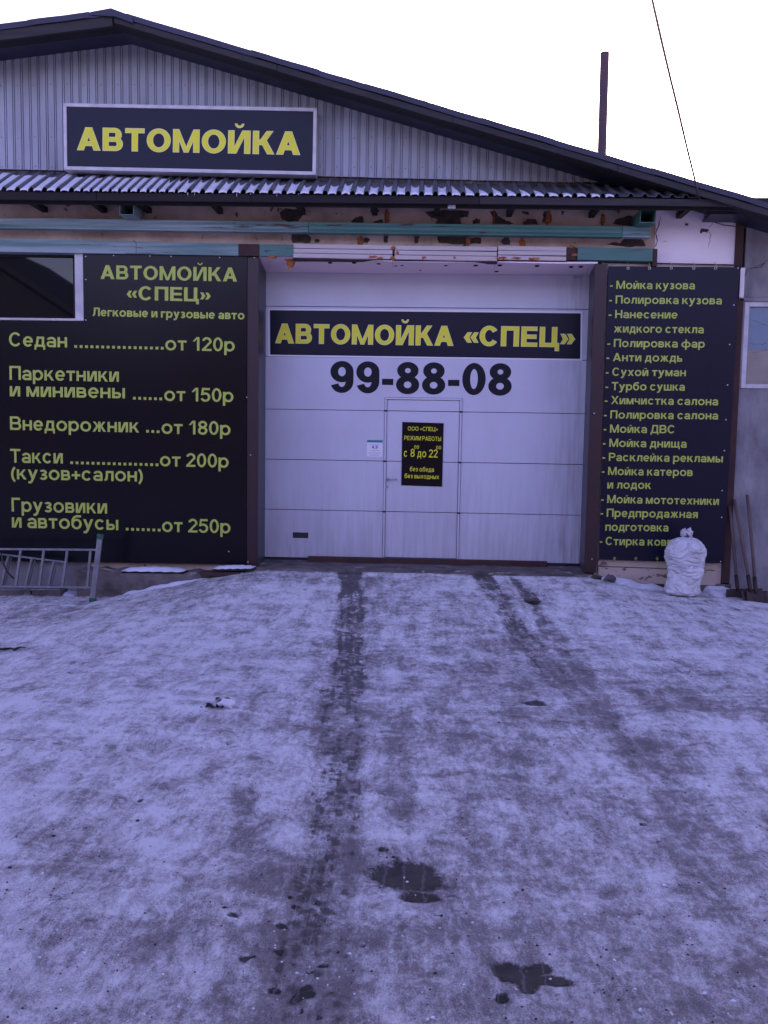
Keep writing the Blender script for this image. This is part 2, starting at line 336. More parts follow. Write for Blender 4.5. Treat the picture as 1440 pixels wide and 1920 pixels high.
def quad_panel(name, m, corners, Y, depth, parent, **kw):     # board given by four photo points on plane Y
    pts = [B(px, py, Y) for px, py in corners]
    return MB().prism_y([(p.x, p.z) for p in pts], Y, Y+depth).build(name, m, parent, **kw)

# ------------------------------------------------------------------ lettering: our own bold sans outlines
def glyph(ch, S, T):
    up = 'АБВГДЕЖИЙКЛМНОПРСТХЦЫ'; h = 1.0
    c = ch
    if ch not in 'абеуфр' and ch.islower(): c = ch.upper(); h = .735
    if ch in 'аеу': h = .735
    q = .28+.72*h; Sd = S*1.12; P = []
    def V(x, y0, y1, s=None): s = s or S; P.append(('p', [(x, y0), (x+s, y0), (x+s, y1), (x, y1)]))
    def H(x0, x1, y, t=None): t = t or T; P.append(('p', [(x0, y), (x1, y), (x1, y+t), (x0, y+t)]))
    def D(x0, y0, x1, y1, ww=None):
        ww = ww or Sd; P.append(('p', [(x0, y0), (x0+ww, y0), (x1+ww, y1), (x1, y1)]))
    def A(cx, cy, rx, ry, a0=0, a1=360): P.append(('a', cx, cy, rx, ry, a0, a1))
    def bowl(x, W, y0, y1):
        r = (y1-y0)/2; rx = min(r*1.05, (W-x)*.75); H(x, W-rx, y0); H(x, W-rx, y1-T); A(W-rx, (y0+y1)/2, rx, r, -90, 90)
    W = .9*q
    if c == 'А': W = 1.02*q; D(0, 0, (W-Sd)/2, h); D(W-Sd, 0, (W-Sd)/2, h); H(W*.2, W*.8, .2*h)
    elif c == 'Б': W = .86*q; V(0, 0, h); H(S*.5, W*.93, h-T); bowl(S*.5, W, 0, .6*h)
    elif c == 'В': W = .88*q; V(0, 0, h); bowl(S*.5, W, 0, .5*h+T/2); bowl(S*.5, W*.94, .5*h-T/2, h)
    elif c == 'Г': W = .68*q; V(0, 0, h); H(S*.5, W, h-T)
    elif c == 'Д':
        W = 1.0*q; V(W-S*1.1-.05, T*.5, h); H(W*.24, W-S*.6, h-T); D(W*.10, T*.5, W*.22, h, S); H(0, W, 0); V(0, -.2, T*.5, S*.8); V(W-S*.8, -.2, T*.5, S*.8)
    elif c == 'Е': W = .8*q; V(0, 0, h); H(S*.5, W, 0); H(S*.5, W*.94, h/2-T/2); H(S*.5, W*.98, h-T)
    elif c == 'Ж':
        W = 1.3*q; m_ = W/2; V(m_-S/2, 0, h)
        D(m_-S*.2, .45*h, W-Sd-.03, h, Sd*.9); D(m_+S*.1, .6*h, W-Sd, 0, Sd*.95); D(m_-Sd+S*.2, .45*h, .03, h, Sd*.9); D(m_-Sd-S*.1, .6*h, 0, 0, Sd*.95)
    elif c == 'З': W = .76*q; A(W*.48, .745*h, W*.47, .27*h, -88, 155); A(W*.5, .285*h, W*.5, .3*h, -158, 88); H(W*.3, W*.6, .5*h-T/2)
    elif c in 'ИЙ':
        W = (.84+S*.5)*q; V(0, 0, h); V(W-S, 0, h); md_ = min(Sd, .21); D(S*.55, 0, W-S*.55-md_, h, md_)
        if c == 'Й': P.append(('b', W/2, h+.30*q+.02, .19*q, .19*q, 185, 355))
    elif c == 'К': W = .92*q; V(0, 0, h); D(S*.7, .40*h, W-Sd-.04, h, Sd*.95); D(S*1.15, .62*h, W-Sd, 0, Sd*1.02)
    elif c == 'Л': W = .92*q; V(W-S, 0, h); H(W*.22, W-S*.5, h-T); D(W*.14, .22*h, W*.2, h, S); A(W*.05, .25*h, W*.09+S, .25*h, -90, 5)
    elif c == 'М': W = (1.04+S*.45)*q; V(0, 0, h); V(W-S, 0, h); md_ = min(Sd, .2)*.92; D(S*.25, h, W/2-md_/2, 0, md_); D(W-md_-S*.25, h, W/2-md_/2, 0, md_)
    elif c == 'Н': W = .9*q; V(0, 0, h); V(W-S, 0, h); H(S*.5, W-S*.5, h/2-T/2)
    elif c == 'О': W = 1.04*q; A(W/2, h/2, W/2, h/2+.015)
    elif c == 'П': W = .9*q; V(0, 0, h); V(W-S, 0, h); H(S*.5, W-S*.5, h-T)
    elif c == 'Р': W = .84*q; V(0, 0, h); bowl(S*.5, W, .38*h, h)
    elif c == 'С': W = .96*q; A(W/2, h/2, W/2, h/2+.015, 38, 322)
    elif c == 'Т': W = .84*q; V(W/2-S/2, 0, h); H(0, W, h-T)
    elif c == 'Х': W = .94*q; D(0, 0, W-Sd, h); D(W-Sd, 0, 0, h)
    elif c == 'Ц': W = .98*q; V(0, 0, h); V(W-S*1.45, 0, h); H(S*.5, W, 0); V(W-S*.75, -.2, T*.5, S*.75)
    elif c == 'Ч': W = .86*q; V(W-S, 0, h); V(0, .55*h, h); A(S+.16*q, .58*h, S+.16*q, .58*h-.34*h, 180, 270); H(S+.16*q, W-S*.5, .34*h)
    elif c in 'ШЩ':
        W = 1.25*q; V(0, 0, h); V(W/2-S/2, 0, h); V(W-S, 0, h); H(S*.5, W-S*.5, 0)
        if c == 'Щ': H(W-S*.5, W+S*.5, 0); V(W-S*.25, -.2, T*.5, S*.75); W += S*.5
    elif c in 'ЬЫ':
        W = .8*q; V(0, 0, h); bowl(S*.5, W, 0, .6*h)
        if c == 'Ы': V(W+.09, 0, h); W += .09+S
    elif c == 'Я': W = .84*q; V(W-S, 0, h); r = .31*h; rx = min(r*1.05, W*.6); H(rx, W-S*.5, h-T); H(rx, W-S*.5, .38*h); A(rx, .69*h, rx, r, 90, 270); D(0, 0, W*.36, .42*h, Sd)
    elif c == 'а': W = .72; V(W-S, 0, .5); A(W/2, .47, W/2, .265, 0, 162); A(W*.40, .215, W*.40, .215+.01, 90, 270); H(W*.40, W-S*.5, -.005); H(W*.40, W-S*.5, .43-T)
    elif c == 'е': W = .76; A(W/2, h/2, W/2, h/2+.015, 0, 322); H(S*.5, W-S*.25, h/2-T*.45, T*.85)
    elif c == 'у': W = .78; D(W-Sd, h, W*.20, -.2); D(0, h, W*.34, .10); H(.03, W*.36, -.28)
    elif c == 'ф': W = 1.16; A(W/2, .367, W/2, .38); V(W/2-S/2, -.28, 1.0)
    elif c == 'р': W = .8; V(0, -.28, .735); A(W/2+.01, .367, W/2, .38)
    elif c == 'б': W = .8; A(W/2, .367, W/2, .38); A(W*.55, .55, W*.55, .45, 92, 190); H(W*.5, W*.95, 1-T)
    elif c == '0': W = .74; A(W/2, .5, W/2, .51)
    elif c == '1': W = .56; V(W-S-.02, 0, 1); D(.02, .68, W-S-.06, 1, S*.9); W += .06
    elif c == '2': W = .74; A(W/2, .69, W/2, .32, -22, 168); D(0, T*.7, W-S*1.25, .62, S*1.2); H(0, W, 0)
    elif c == '4': W = .78; V(W-S*1.5, 0, 1); H(0, W, .22); D(0, .3, W-S*1.7, 1, S)
    elif c == '5': W = .74; H(W*.18, W*.95, 1-T); D(W*.02, .47, W*.14, 1, S*.85); A(W*.48, .33, W*.52, .345, -160, 128)
    elif c == '8': W = .74; A(W/2, .735, W*.46, .275); A(W/2, .285, W/2, .30)
    elif c == '9': W = .74; A(W/2, .67, W/2, .34); A(W/2, .36, W/2, .37, -160, 8); V(W-S, .34, .66)
    elif c in '«»':
        W = .66; f = (lambda x: x) if c == '«' else (lambda x: W-x)
        for x in (0, .34):
            for y in (.16, .66):
                pts = [(f(x), .41), (f(x+S*.95), .41), (f(x+.17+S*.8), y), (f(x+.17), y)]; P.append(('p', pts))
    elif c == '-': W = .36; H(0, W, .27)
    elif c == '.': W = S; V(0, 0, S)
    elif c == ',': W = S; V(0, 0, S); D(S*.1, -.16, S*.45, .05, S*.5)
    elif c == '(': W = .34; A(W*1.5, .36, W*1.5, .66, 118, 242)
    elif c == ')': W = .34; A(-W*.5, .36, W*1.5, .66, -62, 62)
    elif c == '+': W = .66; V(W/2-S/2, .08, .68); H(0, W, .38-T/2)
    elif c == ' ': W = .22
    return W, P
def text_prims(s, S, T, gap):
    x = 0; res = []
    for ch in s:
        W, P = glyph(ch, S, T)
        for p in P: res.append((x, p))
        x += W + gap
    return res, x-gap
def lettering(s, px0, py0, px1, py1, cap, Y, m, parent, S=.20, T=.165, gap=.13, e=0, lift=0, name='lettering', squash=1):
    a = B(px0, py0, Y); b = B(px1, py1, Y); up = B(px0, py0-cap, Y)
    prims, Wt = text_prims(s, S, T, gap)
    ux = (b-a).normalized(); uz = Vector((-ux.z, 0, ux.x)); kx = (b-a).length/Wt; kz = (up-a).length
    mb = MB(); li = 0
    def put(pts2, faces):
        nonlocal li
        y = Y-lift-.00006*(li % 6); li += 1
        mb.add([(a+ux*x*kx+uz*z*kz+Vector((0, y-a.y, 0))) for x, z in pts2], faces)
    ex, ez = e*kz/kx, e
    for ox, p in prims:
        if p[0] == 'p':
            pts = p[1]
            if e:
                n = len(pts); area = sum(pts[i][0]*pts[(i+1) % n][1]-pts[(i+1) % n][0]*pts[i][1] for i in range(n)); sg = 1 if area > 0 else -1; q = []
                for i in range(n):
                    (x0, y0), (x1, y1), (x2, y2) = pts[i-1], pts[i], pts[(i+1) % n]
                    d1 = Vector((x1-x0, y1-y0)).normalized(); d2 = Vector((x2-x1, y2-y1)).normalized()
                    n1 = Vector((d1.y, -d1.x))*sg; n2 = Vector((d2.y, -d2.x))*sg
                    k = (n1+n2)/max(.35, 1+n1.dot(n2)); q.append((x1+k.x*ex, y1+k.y*ez))
                pts = q
            put([(ox+x, z) for x, z in pts], [tuple(range(len(pts)))])
        else:
            kind, cx, cy, rx, ry, a0, a1 = p
            s_, t_ = (S, T) if kind == 'a' else (.075, .08)
            if e and a1-a0 < 359: a0 -= 4; a1 += 4
            n = max(5, int((a1-a0)/13)); pts = []
            for i in range(n+1):
                t = math.radians(a0+(a1-a0)*i/n); c_, s2 = math.cos(t), math.sin(t)
                pts += [(ox+cx+(rx+ex)*c_, cy+(ry+ez)*s2), (ox+cx+max(.01, rx-s_-ex)*c_, cy+max(.01, ry-t_-ez)*s2)]
            put(pts, [(2*i, 2*i+1, 2*i+3, 2*i+2) for i in range(n)])
    return mb.build(name, m, parent)

# ------------------------------------------------------------------ ground sheet
def polydist(X, Y, pts):
    best = np.full(X.shape, 1e9); al = np.zeros(X.shape); ac = np.zeros(X.shape); L = 0
    for (x0, y0), (x1, y1) in zip(pts[:-1], pts[1:]):
        dx, dy = x1-x0, y1-y0; l = math.hypot(dx, dy)
        t = np.clip(((X-x0)*dx+(Y-y0)*dy)/l**2, 0, 1)
        d = np.hypot(X-x0-t*dx, Y-y0-t*dy); side = ((X-x0)*dy-(Y-y0)*dx)/l
        k = d < best; best = np.where(k, d, best); al = np.where(k, L+t*l, al); ac = np.where(k, side, ac); L += l
    return best, al, ac, L
def make_ground():
    xs = np.concatenate([[-900, -300, -100, -40, -20, -12], np.arange(-7.2, 6.4, .028), [12, 20, 40, 100, 300, 900]])
    ys = np.concatenate([[-900, -300, -100, -40, -15, -6, -2, 0, 1], np.arange(1.7, 4, .02), np.arange(4, 10.9, .028), [12, 20, 40, 100, 300, 1200]])
    X, Y = np.meshgrid(xs, ys); Z = hz(X, Y)
    nx, ny = len(xs), len(ys)
    gp = lambda L: [(G(*p).x, G(*p).y) for p in L]
    wet = np.zeros(X.shape); tr = np.zeros(X.shape+(3,))
    jit = (fbm(X, Y, 3, 2.5)-.5)
    tracks = [(gp([(655, 1062), (657, 1120), (655, 1200), (650, 1300), (640, 1400), (632, 1520), (615, 1640), (600, 1760), (590, 1910)]), .135, lambda t: 1.25-.40*t, .035),
              (gp([(905, 1080), (950, 1150), (1010, 1230), (1075, 1300), (1140, 1350), (1215, 1440), (1290, 1520)]), .105, lambda t: 1.34-.95*t**1.5, .035),
              (gp([(965, 1085), (1020, 1160), (1085, 1250), (1150, 1340), (1230, 1440)]), .06, lambda t: 1.05-.8*t**1.5, .03),
              (gp([(700, 1080), (705, 1180), (712, 1300), (725, 1420), (760, 1560), (840, 1700), (960, 1800)]), .10, lambda t: .42-.2*t, .04),
              (gp([(740, 1230), (800, 1300), (880, 1380)]), .06, lambda t: .4, .03),
              (gp([(612, 1290), (600, 1400), (592, 1540), (588, 1700), (585, 1900)]), .045, lambda t: .85-.1*t, .04),
              (gp([(470, 1480), (480, 1650), (470, 1900)]), .09, lambda t: .45, .04)]
    for pts, wd, fn, ed in tracks:
        d, al, ac, L = polydist(X, Y, pts)
        t = al/L; s_ = (1-sstep(wd*.7, wd+ed, d+jit*.12))*fn(t)
        s_ *= (.50+.95*fbm(X*1.6+5, Y*.6, 4, 3))*(1-.22*np.exp(-((np.abs(ac)-.045)/.018)**2))
        k = s_ > wet; wet = np.where(k, s_, wet); tr[..., 0] = np.where(k, al, tr[..., 0]); tr[..., 1] = np.where(k, ac, tr[..., 1])
    # wheel ruts are pressed in a little
    Z = Z - .012*np.clip(wet, 0, 1)*(np.abs(X) < 8)
    # strip of bare concrete right in front of the door
    wet = np.maximum(wet, sstep(10.0, 10.12, Y)*(1-sstep(10.86, 10.9, Y))*(np.abs(X+.0) < 2.05)*.62)
    dirt = np.clip((fbm(X+3, Y+8, 4, .55)-.42)*2.2, 0, 1)
    ctr_ = np.exp(-((X-.3)/1.5)**2)
    dirt = .45*dirt*(1-.5*sstep(-1.5, -4, X)) + .42*ctr_*(.4+.6*sstep(9.5, 6, Y)) + .30*sstep(.6, 2.2, X)*sstep(9, 6, Y)*fbm(X, Y, 3, .8)*1.4 + .24*sstep(4.5, 2.6, Y) + .42*sstep(7.6, 9.3, Y)*sstep(-1.6, -2.6, X)*(.4+fbm(X*.6, Y*2.2, 3, 1.5))
    dirt = np.clip(dirt*.70 + .15*np.clip(wet, 0, .5), 0, 1.2)
    pud = np.zeros(X.shape)
    for px, py, rx, ry in [(765, 1637, 74, 30), (745, 1645, 40, 18), (785, 1681, 46, 11), (958, 1818, 38, 20), (985, 1828, 48, 15), (1010, 1812, 30, 10), (990, 1850, 20, 16), (1040, 1838, 40, 9), (940, 1872, 14, 7), (1003, 1318, 26, 6), (996, 1127, 14, 4), (262, 1500, 1, 1)]:
        c = G(px, py); a = G(px+rx, py); b_ = G(px, py-ry)
        d = np.hypot((X-c.x)/max(.02, abs(a.x-c.x)), (Y-c.y)/max(.03, abs(b_.y-c.y)))
        pud = np.maximum(pud, 1-np.clip(d*.5, 0, 1))
    rnd = random.Random(3)
    for k in range(34):     # small thawed spots along the left track and across the yard
        px, py = (rnd.gauss(590, 70), rnd.uniform(1560, 1900)) if k < 30 else (rnd.uniform(250, 1350), rnd.uniform(1380, 1900))
        c = G(px, py); r = rnd.uniform(.010, .024)
        pud = np.maximum(pud, (1-np.clip(np.hypot(X-c.x, Y-c.y)/r*.45, 0, 1))*.95)
    Z = Z - .008*sstep(.4, .6, pud)
    V = np.stack([X, Y, Z], -1).reshape(-1, 3)
    idx = np.arange(nx*ny).reshape(ny, nx)
    Fq = np.stack([idx[:-1, :-1], idx[:-1, 1:], idx[1:, 1:], idx[1:, :-1]], -1).reshape(-1, 4)
    me = bpy.data.meshes.new('ground'); me.vertices.add(len(V)); me.vertices.foreach_set('co', V.ravel())
    me.loops.add(Fq.size); me.loops.foreach_set('vertex_index', Fq.ravel().astype(np.int32))
    me.polygons.add(len(Fq)); me.polygons.foreach_set('loop_start', (np.arange(len(Fq))*4).astype(np.int32))
    me.update(calc_edges=True); me.shade_smooth()
    at = me.attributes.new('mask', 'FLOAT_COLOR', 'POINT')
    at.data.foreach_set('color', np.stack([wet, dirt, pud, np.ones_like(wet)], -1).astype(np.float32).ravel())
    at = me.attributes.new('track', 'FLOAT_VECTOR', 'POINT'); at.data.foreach_set('vector', tr.astype(np.float32).ravel())
    me.materials.append(MT['ground'])
    o = bpy.data.objects.new('ground', me); COL.objects.link(o); o['kind'] = 'structure'
make_ground()

# ------------------------------------------------------------------ the car wash building
WY, RY, DY, CY = 10.30, 9.68, 10.85, 10.20        # wall plane, roof front edge, garage door, sign/column front
bld = empty('car_wash_building', (0, WY, 0), 'long low garage building with grey ribbed gable, white sectional door and dark low-pitched roof', 'building')
XL, XR = -9.0, 9.0
# roof lines (world, front edge plane) from the photo
ra = B(212, 22, RY); rl = B(0, 49, RY); rr = B(1440, 384, RY); rm = B(900, 222, RY)
sL = (ra.z-rl.z)/(ra.x-rl.x); sR = (rr.z-ra.z)/(rr.x-ra.x)
AX, AZ = ra.x, ra.z
def roofz(x): return AZ-(AX-x)*sL if x < AX else AZ+(x-AX)*sR
wa = B(245, 83, WY)
def cladz(x): return roofz(x)-(roofz(wa.x)-wa.z)-.0
# wall cladding bottom edge
cb0 = B(0, 322, WY); cb1 = B(1040, 341, WY); cbz = (cb0.z+cb1.z)/2
_c0, _c1 = B(0, 323, WY-.015), B(1200, 350, WY-.015)
def clz(x): return _c0.z+(x-_c0.x)*(_c1.z-_c0.z)/(_c1.x-_c0.x)+.035
# ribbed gable cladding sheets
GV = .022; PITCH = .0965
def cladding_sheet(x0, x1, k):
    xs = []; x = x0
    dep = .015
    n = int(round((x1-x0)/PITCH)); p = (x1-x0)/n; pts = []
    for i in range(n):
        a = x0+i*p
        pts += [(a, 0), (a+p*.66, 0), (a+p*.675, dep), (a+p*.745, dep), (a+p*.76, dep*.1), (a+p*.88, dep*.1), (a+p*.895, dep), (a+p*.965, dep)]
    pts.append((x1, 0))
    mb = MB(); v = []; off = .002*(k % 2)
    for (px_, dy) in pts:
        zt = cladz(px_)+.03
        zb = clz(px_)-.003*(k % 3); v += [(px_, WY-.02+dy-off, zb), (px_, WY-.02+dy-off, max(zt, zb+.02))]
    mb.add(v, [(2*i, 2*i+1, 2*i+3, 2*i+2) for i in range(len(pts)-1)])
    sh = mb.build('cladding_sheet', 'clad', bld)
    s = MB()       # screw heads down the sheet
    for i in range(0, n, 2):
        for zz in (cbz+.10, cbz+.42, cbz+1.0):
            xx = x0+(i+.3)*p
            if zz < cladz(xx)-.06: s.blob((xx, WY-.022-off, zz+random.uniform(-.01, .01)), (.006, .004, .006), n=6, m=4, amp=0)
    if s.v: s.build('screws', 'blackp', sh, kind='stuff')
xcl = XL; k = 0
x_end = None
SH = PITCH*12
xx = -5.3
while xx < B(1250, 350, WY).x:
    cladding_sheet(xx, xx+SH, k); xx += SH; k += 1
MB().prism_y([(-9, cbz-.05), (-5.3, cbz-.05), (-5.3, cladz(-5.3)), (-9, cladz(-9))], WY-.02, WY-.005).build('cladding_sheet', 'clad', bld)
# masonry core behind the skins (gate and window openings kept clear)
gx0, gx1 = B(484, 800, CY).x, B(1121, 520, CY).x
GX0, GX1 = -1.985, 2.005
zs = B(800, 463, WY).z      # top of opening (hidden behind the siding)
winx1 = B(146, 540, WY).x; wz0 = B(80, 600, WY).z; wz1 = B(80, 477, WY).z
mw = MB()
def wallbox(x0, x1, z0, z1, y0=WY, y1=WY+.42): mw.box(x0, x1, y0, y1, z0, z1)
wallbox(XL, winx1, -.9, wz0); wallbox(winx1, GX0-.02, -.9, zs); wallbox(XL, winx1-1.6, wz0, wz1)
wallbox(GX1+.02, B(1383, 450, WY).x, -.9, zs)
wallbox(XL, winx1, wz1, zs)
ztop = cbz-.30
mw.box(XL, B(1228, 450, WY).x, WY, WY+.4, zs, ztop+.1)
mw.box(B(1228, 450, WY).x, XR, WY+.5, WY+.6, -.9, cladz(XR)-.12)
mw.build('front_wall', 'plaster', bld)
pw = MB(); pw.box(B(1228, 450, WY).x, B(1383, 450, WY).x, WY-.003, WY+.4, B(1300, 508, WY).z, B(1310, 386, WY).z); pw.build('plaster_panel', 'plaster_white', bld, label='white plaster panel with thin cracks beside the rusty post')
# gable core behind the cladding
MB().prism_y([(XL, ztop+.1), (B(1180, 350, WY).x, ztop+.1), (B(1180, 350, WY).x, ztop+.11), (AX+.2, cladz(AX+.2)), (XL, cladz(XL))], WY+.02, WY+.3).build('gable_core', 'concrete', bld)
# grey rendered part of the wall on the right, with its window
rx0 = B(1392, 600, WY).x; rw0 = B(1400, 640, WY).x; rz1 = B(1415, 566, WY).z; rz0 = B(1415, 722, WY).z; rtop = B(1420, 386, WY).z
g = MB(); g.box(rx0, rw0, WY+.015, WY+.4, -.9, rtop); g.box(rw0, rw0+1.5, WY+.015, WY+.4, -.9, rz0); g.box(rw0, rw0+1.5, WY+.015, WY+.4, rz1, rtop); g.box(rw0+1.5, XR, WY+.015, WY+.4, -.9, rtop)
g.build('grey_wall', 'grey_render', bld, label='rough grey cement wall with a long stepped crack')
# side, back walls and floor inside keep the inside dark
sw = MB(); sw.box(XL-.3, XL, WY, WY+22, -.9, roofz(XL)-.3); sw.box(XR, XR+.3, WY, WY+22, -.9, max(1.5, roofz(XR)-.2)); sw.prism_y([(XL, -.9), (XR, -.9), (XR, roofz(XR)-.05), (AX, AZ-.06), (XL, roofz(XL)-.05)], WY+21.7, WY+22)
sw.build('side_wall', 'grey_render', bld)
# roof slabs
def roof_slab(xa, xb, th=.06):
    za, zb = roofz(xa)-.02, roofz(xb)-.02
    return MB().prism_y([(xa, za-th), (xb, zb-th), (xb, zb), (xa, za)], RY+.03, WY+23)
o_ = roof_slab(XL-1, AX).build('roof_slope', 'roofsheet', bld); o_ = roof_slab(AX, XR+.6).build('roof_slope', 'roofsheet', bld)
# verge sheets: overlapping, each stepped up a little at its upper end
def verge(x0, x1, lift, fy=0):
    mb = MB(); n = 5; d = .042
    up = []; lo = []
    for i in range(n+1):
        x = x0+(x1-x0)*i/n; z = roofz(x)+lift+.002*math.sin(i*1.7+x0*3)
        up.append((x, z+.018)); lo.append((x, z-d))
    mb.prism_y(up+lo[::-1], RY-.015-fy, RY+.7-fy*3); return mb.build('roof_sheet', 'roofsheet', bld)
vx = [B(p, 300, RY).x for p in (248, 480, 598, 690, 800, 910, 1040, 1230, 1420)]
for i in range(len(vx)-1): verge(vx[i]-.05, vx[i+1], 0.001+.003*(i % 2), .005*(i % 2))
verge(vx[-1]-.05, XR+.6, .001, .005*((len(vx)-1) % 2))
verge(XL-1, B(60, 40, RY).x, 0); verge(B(60, 40, RY).x-.04, B(168, 30, RY).x, .003, .005); verge(B(168, 30, RY).x-.03, AX, .0)
# ridge cap
c0, c1, c2 = B(170, 22, RY-.03), B(208, 15, RY-.03), B(249, 34, RY-.03)
MB().prism_y([(c0.x, c0.z), (c1.x, c1.z), (c2.x-.03, c2.z+.03), (c2.x, c2.z), (c2.x, c2.z-.05), (c1.x+.05, c1.z-.085), (c0.x, c0.z-.03)], RY-.03, RY+.6).build('ridge_cap', 'roofsheet', bld)
# bargeboards (pale edge under the sheets) and soffit planks
def barge(x0, x1, top, h, name='bargeboard', m='greywood', y0=RY, y1=RY+.035):
    MB().prism_y([(x0, roofz(x0)-top), (x1, roofz(x1)-top), (x1, roofz(x1)-top-h), (x0, roofz(x0)-top-h)], y0, y1).build(name, m, bld)
barge(XL-1, AX-.01, .042, .10)
bx = [AX+.01, B(520, 120, RY).x, B(850, 210, RY).x, B(1160, 300, RY).x, XR+.6]
for i in range(4): barge(bx[i], bx[i+1]-.006, .046, .060+.004*(i % 2), m='greywood')
def soffit_plank(x0, x1, t0, t1, y0, y1):
    v = []
    for x in (x0, x1):
        z0 = roofz(x)-.105; z1 = cladz(x)+.012
        for y in (y0, y1):
            f = (y-RY)/(WY-RY); z = z0*(1-f)+z1*f
            v += [(x, y, z), (x, y, z+.02)]
    MB().add(v, [(0, 2, 3, 1), (4, 5, 7, 6), (0, 4, 6, 2), (1, 3, 7, 5), (0, 1, 5, 4), (2, 6, 7, 3)]).build('soffit_board', 'oldwood', bld)
for (a, b_) in ((XL, AX), (AX, B(700, 170, RY).x), (B(700, 170, RY).x+.008, B(1150, 300, RY).x), (B(1150, 300, RY).x+.008, XR)):
    for j in range(4):
        y0 = RY+.036+j*.155; soffit_plank(a, b_, 0, 0, y0, y0+.150)

# canopy of corrugated sheets over the beams
cyt, cyb = WY-.015, 9.72
def czt(x): return B(0, 323, cyt).z + (x-B(0, 323, cyt).x)*((B(1200, 350, cyt).z-B(0, 323, cyt).z)/(B(1200, 350, cyt).x-B(0, 323, cyt).x))
def czb(x): return B(0, 356, cyb).z + (x-B(0, 356, cyb).x)*((B(1365, 371, cyb).z-B(0, 356, cyb).z)/(B(1365, 371, cyb).x-B(0, 356, cyb).x))
canx1 = B(1368, 368, cyb).x
snow = MB(); rs = random.Random(5)
def canopy_sheet(x0, x1, pitch, k):
    n = max(1, int(round((x1-x0)/pitch))); p = (x1-x0)/n; pts = []; dh = .030
    for i in range(n):
        a = x0+i*p; pts += [(a, 0), (a+p*.56, 0), (a+p*.68, dh), (a+p*.88, dh)]
    pts.append((x1, 0)); v = []
    for x, h in pts:
        v += [(x, cyt+.03, czt(x)+h+.004*(k % 2)), (x, cyb, czb(x)+h+.004*(k % 2))]
    mb = MB().add(v, [(2*i, 2*i+1, 2*i+3, 2*i+2) for i in range(len(pts)-1)])
    o = mb.build('canopy_sheet', 'canopy', bld)
    md = o.modifiers.new('solid', 'SOLIDIFY'); md.thickness = .003
    # snow left in the troughs
    xR = B(1130, 360, cyb).x
    for i in range(n):
        a = x0+i*p; b_ = a+p*.54; t = (a-B(0, 356, cyb).x)/(xR-B(0, 356, cyb).x)
        if t < .26: cov = rs.uniform(.72, .97)
        elif t < .36: cov = rs.uniform(.7, .85)
        elif t < .75: cov = rs.uniform(.5, .74)
        else: cov = max(0, .62-(t-.75)*2.0)*rs.uniform(.7, 1.15)
        if cov < .08: continue
        m = 7; base = len(snow.v); rows = 8
        for r_ in range(rows+1):
            for j in range(m):
                u = j/(m-1)
                lim = cov*(1-.30*math.sin(PI*u)*(0 if t < .26 else 1)) + rs.uniform(-.03, .03)
                if t >= .75: lim = cov*(1.15-u)
                f = 1-lim*(1-r_/rows) if r_ < rows else 1.0
                f = 1-lim*(1-r_/rows)
                x = a+(b_-a)*u-.004*(1-u)+.004*u; y = cyt+(cyb-.006-cyt)*f
                hh = .013*math.sin(PI*min(1, max(.12, u)))**.5*(min(1, r_/2)) if 0 < r_ else .001
                hh += rs.uniform(0, .004); 
                if u in (0, 1): hh = .003
                z = czt(x)*(1-f)+czb(x)*f+hh+.004
                snow.v.append((x, y, z))
        for r_ in range(rows):
            for j in range(m-1):
                q = base+r_*m+j; snow.f.append((q, q+1, q+m+1, q+m))
        e0 = base+rows*m   # lip over the eave
        b2 = len(snow.v)
        for j in range(m): x, y, z = snow.v[e0+j]; snow.v.append((x, y-.004, z-.016-rs.uniform(0, .006)))
        for j in range(m-1): snow.f.append((e0+j, e0+j+1, b2+j+1, b2+j))
x140, x330 = B(140, 350, cyb).x, B(335, 350, cyb).x
canopy_sheet(-5.3, -4.72, .147, 0); canopy_sheet(-4.72, x140, .147, 1); canopy_sheet(x140, x330, .102, 0)
xa = x330; k = 1
while xa < canx1-.1:
    xb = min(xa+.1475*7, canx1); canopy_sheet(xa, xb, .1475, k); xa = xb; k += 1
snow.build('canopy_snow', 'snow', bld, smooth=True, kind='stuff')
# boards below the canopy edge
def zline(px0, py0, px1, py1, Y):
    a, b_ = B(px0, py0, Y), B(px1, py1, Y); return lambda x: a.z+(x-a.x)*(b_.z-a.z)/(b_.x-a.x)
def strip(name, m, x0, x1, f0, f1, y0, y1, **kw):
    return MB().prism_y([(x0, f0(x0)), (x1, f0(x1)), (x1, f1(x1)), (x0, f1(x0))], y0, y1).build(name, m, bld, **kw)
ft = lambda x: czb(x)-.012; fb = zline(0, 374, 1400, 387, cyb+.02)
segs = [-5.3, B(180, 370, cyb).x, B(470, 370, cyb).x, B(900, 370, cyb).x, B(1405, 370, cyb).x]
for i in range(4):
    strip('fascia_board', 'greywood' if i == 3 else 'oldwood', segs[i], segs[i+1]-.006, ft, fb, cyb+.02, cyb+.05)
strip('fascia_board', 'oldwood', -5.3, B(1390, 380, 9.9).x, lambda x: fb(x)+.05, lambda x: fb(x)-.020, 9.83, 9.86)
for i in range(4):     # planks closing the canopy from below
    y0 = 9.775+i*.13
    strip('canopy_soffit_board', 'oldwood', -5.3, B(1390, 380, 9.9).x, lambda x: fb(x)+.07+.012*i, lambda x: fb(x)+.05+.012*i, y0 if i else 9.775, y0+.125)
for px in (60, 175, 262, 400, 560, 700, 820, 960, 1120, 1290):     # bearers under the canopy
    c = B(px, 380, 9.95); MB().box(c.x-.03, c.x+.03, 9.87, WY-.001, fb(c.x)+.0, fb(c.x)+.06).build('canopy_bearer', 'oldwood', bld)
